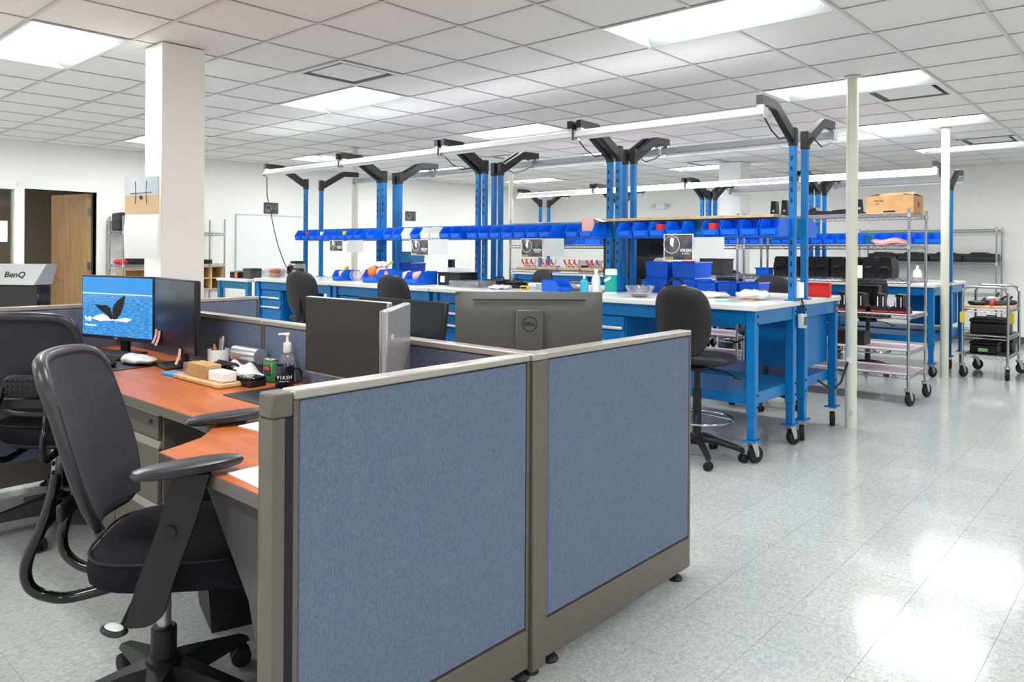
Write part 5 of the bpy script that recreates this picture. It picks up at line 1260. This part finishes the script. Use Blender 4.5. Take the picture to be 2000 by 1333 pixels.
t = thing('power_strip_box', 'white junction box under the bench end between two legs', 'junction box', (-1.985, 5.46, .83), 0); m = MB(); m.b2(-.02, .02, -.035, .035, 0, .1, .004); m.build('box_body', 'paper_grey', t); m = MB(); m.b2(.0205, .022, -.025, .025, .02, .08); m.build('box_print', 'dark_gray', t, False)
m = MB(); m.tube([(-2.0, 5.46, 1.06), (-1.975, 5.46, .98), (-1.972, 5.455, .93)], .006, 6); one('extension_cord', m, 'black', 'black cord running down between the right bench legs', 'cord')
m = MB(); m.tube([(-2.03, 5.9, .40), (-1.99, 6.0, .34), (-1.98, 6.1, .31), (-1.95, 6.18, .36), (-1.93, 6.21, .46), (-1.915, 6.226, .52)], .008, 6); one('extension_cord', m, 'black', 'black cord from the bench to the cream pole outlet', 'cord')
# big black display on the rear bench
t = thing('black_display', 'large glossy black display on the rear bench between the uprights', 'display', (-3.72, 6.06, ZW)); m = MB(); m.b2(-.34, .34, -.03, .03, .09, .47, .02); m.build('display_body', 'black_plastic', t); m = MB(); m.b2(-.33, .33, -.0325, -.0305, .105, .46); m.build('display_screen', 'black_gloss', t, False); m = MB(); m.b2(-.06, .06, -.02, .02, .012, .1); m.build('display_neck', 'black', t, False); m = MB(); m.b2(-.18, .18, -.09, .09, 0, .014, .004); m.build('display_base', 'black_plastic', t)
# left part of the row: machine parts
t = thing('lens_device', 'silver and black device with a round lens at the left bench end', 'device', (-8.0, 5.22, ZW), -.1); m = MB(); m.b2(-.09, .09, -.07, .08, 0, .17, .015); m.build('device_body', 'silver_plastic', t); m = MB(); m.lathe([(.0, 0), (.062, 0), (.062, .03), (.045, .034), (.04, .015), (0, .012)], (0, -.07, .085), 22, (0, -1, 0)); m.build('lens_ring', 'black_plastic', t); m = MB(); m.b2(-.08, .08, -.05, .06, .17, .2, .01); m.build('device_top', 'black', t)
t = thing('speaker_box', 'black tilted device left of the round lens device', 'device', (-8.24, 5.1, ZW), .3) if False else thing('speaker_box', 'black wedge device on the left bench end', 'device', (-7.80, 5.1, ZW), .3)
m = MB(); m.prism([(-.07, 0), (.07, 0), (.05, .11), (-.02, .12)], -.06, .06, 'yz'); m.build('device_body', 'black_plastic', t, False); m = MB(); m.lathe([(0, 0), (.04, 0), (.04, .006), (0, .008)], (0, -.062, .055), 16, (0, -1, .35)); m.build('device_dial', 'paper_grey', t)
# small table beyond the row
t = thing('side_bench', 'small teal framed side bench beyond the left end of the row', 'side bench', (-8.62, 4.98, 0)); m = MB(); m.b2(-.36, .4, -.3, .3, .97, 1.0, .004); m.build('worktop', 'laminate', t)
for x in (-.32, .36):
    for y in (-.26, .26): m = MB(); m.b2(x-.028, x+.028, y-.028, y+.028, 0, .97); m.build('leg', 'bench_teal', t, False)
m = MB(); m.b2(-.32, .36, -.27, -.25, .88, .97); m.build('apron', 'bench_teal', t, False); m = MB(); m.b2(-.32, .36, .25, .27, .88, .97); m.build('apron', 'bench_teal', t, False)
t = thing('grey_box', 'dark grey box on the small side bench', 'box', (-8.52, 4.92, 1.0)); m = MB(); m.b2(-.09, .09, -.08, .08, 0, .13, .006); m.build('box_body', 'dark_gray', t); m = MB(); m.b2(-.092, .092, -.082, .082, .105, .112); m.build('box_seam', 'ink', t, False)
t = thing('cable_device', 'black device with orange cables on the small side bench', 'device', (-8.8, 4.9, 1.0)); m = MB(); m.b2(-.1, .08, -.08, .08, 0, .08, .006); m.build('device_body', 'black_plastic', t)
for q in range(3): m = MB(); m.tube([(.06+.02*q, -.085, .07), (.075+.02*q, -.1, .05), (.08+.02*q, -.1, .02), (.07+.02*q, -.09, .005)], .007, 6); m.build('orange_cable', 'orange', t)
t = thing('parts_box', 'clear box of orange and pink packets on the left bench end', 'parts box', (-8.13, 5.0, ZW)); m = MB(); m.b2(-.1, .1, -.08, .08, 0, .11, .004); m.build('box_shell', 'clear_plastic', t)
m = MB(); m.blob((0, -.0, .075), .075, .055, .03, 2.6, 12, 8); m.build('orange_packet', 'orange', t); m = MB(); m.blob((.01, 0, .03), .08, .06, .025, 2.6, 12, 8); m.build('pink_packet', 'pink', t)
m = MB(); m.b2(-.035, .035, -.001, .001, -.045, .045); one('sticky_note', m, 'paper', 'pale sticky note on the table beyond the left blue panel', 'note', None, (-5.42, 2.0, .80), YAW, False)
t = thing('blue_tape', 'blue roll and tool beside the hooded monitor', 'tape roll', (-5.5, 1.85, .75)); m = MB(); m.lathe([(.02, 0), (.045, 0), (.045, .03), (.02, .03), (.02, 0)], n=16); m.build('tape_body', 'blue_soft', t)
m = MB(); m.tube([(-8.08, 4.85, 2.24), (-8.07, 4.85, 2.0), (-8.02, 4.86, 1.85), (-7.96, 4.88, 1.6), (-7.90, 4.9, 1.4), (-7.84, 4.95, 1.2), (-7.76, 5.0, 1.04)], .005, 6); one('extension_cord', m, 'black', 'black cord hanging from the leftmost light bar', 'cord')
for k, xc in enumerate((-2.03, -3.53, -5.06)):
    m = MB(); m.tube([(xc, 4.86, 2.27), (xc+.01, 4.98, 2.18), (xc+.005, 5.12, 2.14), (xc, 5.28, 2.17), (xc, 5.37, 2.13)], .005, 6); one('extension_cord', m, 'black', 'thin black lamp cord at the %s uprights of the near row' % ('right end', 'second', 'third')[k], 'cord')
for k, xc in enumerate((-2.0, -3.5, -5.03)):
    m = MB(); m.tube([(xc, 6.1, 2.24), (xc+.01, 6.0, 2.2), (xc+.005, 5.85, 2.16), (xc, 5.68, 2.21), (xc, 5.6, 2.15)], .005, 6); one('extension_cord', m, 'black', 'thin black rear lamp cord at the %s uprights of the near row' % ('right end', 'second', 'third')[k], 'cord')
# far bench tops: spread of small things
for k, (x, w, d, h, mt, lab) in enumerate(((-2.25, .09, .09, .2, 'bin_white', 'white spray bottle at the right end of the far bench'), (-2.9, .3, .2, .12, 'black_plastic', 'black box on the far bench right part'), (-4.9, .3, .25, .16, 'paper_grey', 'pale grey instrument on the far bench'), (-5.6, .35, .25, .14, 'dark_gray', 'dark instrument on the far bench'), (-6.8, .3, .22, .2, 'silver_plastic', 'silver instrument on the far bench left part'), (-7.6, .3, .2, .1, 'bin_blue', 'blue box on the far bench left end'))):
    t = thing('bench_box', lab, 'box', (x, 9.75, ZW)); m = MB()
    if k == 0: m.lathe([(0, 0), (.045, 0), (.045, .12), (.03, .15), (.015, .16), (.015, .2), (0, .2)], n=18)
    else: m.b2(-w/2, w/2, -d/2, d/2, 0, h, .008)
    m.build('box_body', mt, t)
    m = MB(); m.b2(-w*.3, w*.3, -d/2-.003, -d/2+.001, h*.2, h*.6) if k else m.lathe([(.0455, .05), (.0455, .07)], n=18); m.build('box_front', 'pink' if k == 0 else 'ink', t, False)
# rolled stand and machines in the middle distance (left)
t = thing('bench_press', 'silver and black bench machine with arm seen between the left uprights', 'machine', (-6.9, 6.0, ZW)); m = MB(); m.b2(-.14, .14, -.12, .12, 0, .04, .006); m.build('machine_base', 'skin_wood', t); m = MB(); m.b2(-.1, -.06, -.02, .02, .04, .26, .004); m.build('machine_column', 'black_plastic', t); m = MB(); m.b2(-.12, .16, -.03, .03, .17, .21, .006); m.build('machine_arm', 'silver_plastic', t)
t = thing('bench_press', 'white bench machine with arm seen right of the blue bins', 'machine', (-5.95, 6.0, ZW)); m = MB(); m.b2(-.2, .2, -.12, .12, 0, .05, .006); m.build('machine_base', 'skin_wood', t); m = MB(); m.b2(-.16, -.1, -.03, .03, .05, .24, .004); m.build('machine_column', 'black_plastic', t); m = MB(); m.b2(-.16, .2, -.04, .04, .10, .15, .006); m.build('machine_arm', 'white', t)
tote('tall dark blue tote standing among the packets, left benches', -6.35, 5.65, ZW+.0005, .2, .22, .2, 'bin_dark'); tote('teal tote stacked on the dark blue tote', -6.35, 5.65, ZW+.205, .2, .2, .12, 'bench_teal')
# ================================================================ ON THE WALLS
t = thing('whiteboard', 'large whiteboard on the left wall', 'whiteboard', (XL+.002, 6.02, 1.02)); m = MB(); m.b2(.0, .014, .015, 1.25, .015, .89); m.build('board_surface', 'white', t, False); m = MB(); frame_loop(m, 0, 1.265, 0, .905, .016, .0, .02); m.build('board_frame', 'paper_grey', t, False); m = MB(); m.b2(.02, .07, .3, .95, -.005, .01); m.build('pen_tray', 'paper_grey', t, False)
def picture(label, y, z, w=.26, h=.18):
    t = thing('wall_picture', label, 'picture', (XL+.002, y, z)); m = MB(); m.b2(0, .012, 0, w, 0, h); m.build('picture_frame', 'dark_gray', t, False); m = MB(); m.b2(.012, .014, .008, w-.008, .008, h-.008); m.build('picture_print', 'print_dark', t, False); m = MB(); m.tube([(.0145, w*.3+.05*math.cos(q*PI/8), h*.5+.05*math.sin(q*PI/8)) for q in range(16)], .003, 4, True); m.build('picture_ring', 'paper_grey', t)
picture('small dark picture above the whiteboard', 6.52, 1.95); picture('small dark picture on the left wall right of the second uprights', 9.55, 1.935)
t = thing('emergency_lamp', 'white emergency lamp unit on the far wall', 'emergency lamp', (-7.95, YF-.002, 2.25)); m = MB(); m.b2(-.12, .12, -.06, 0, 0, .1, .01); m.build('lamp_box', 'white', t)
for s in (-1, 1): m = MB(); m.lathe([(0, 0), (.04, 0), (.045, .04), (0, .045)], (s*.15, -.05, .07), 14, (0, -1, -.3)); m.build('lamp_head', 'paper_grey', t)
# sprinkler heads
for k, (x, y) in enumerate(((-5.0, 7.4), (-6.2, 9.9), (-4.0, 11.0))):
    m = MB(); m.lathe([(.035, HC-.001), (.035, HC-.006), (.012, HC-.01), (.008, HC-.03), (.018, HC-.035), (0, HC-.037)], (x, y, 0), 12); one('sprinkler_head', m, 'paper_grey', 'small sprinkler head on the ceiling, %s' % ('nearest', 'left', 'farthest')[k], 'sprinkler', 'ceiling sprinklers')
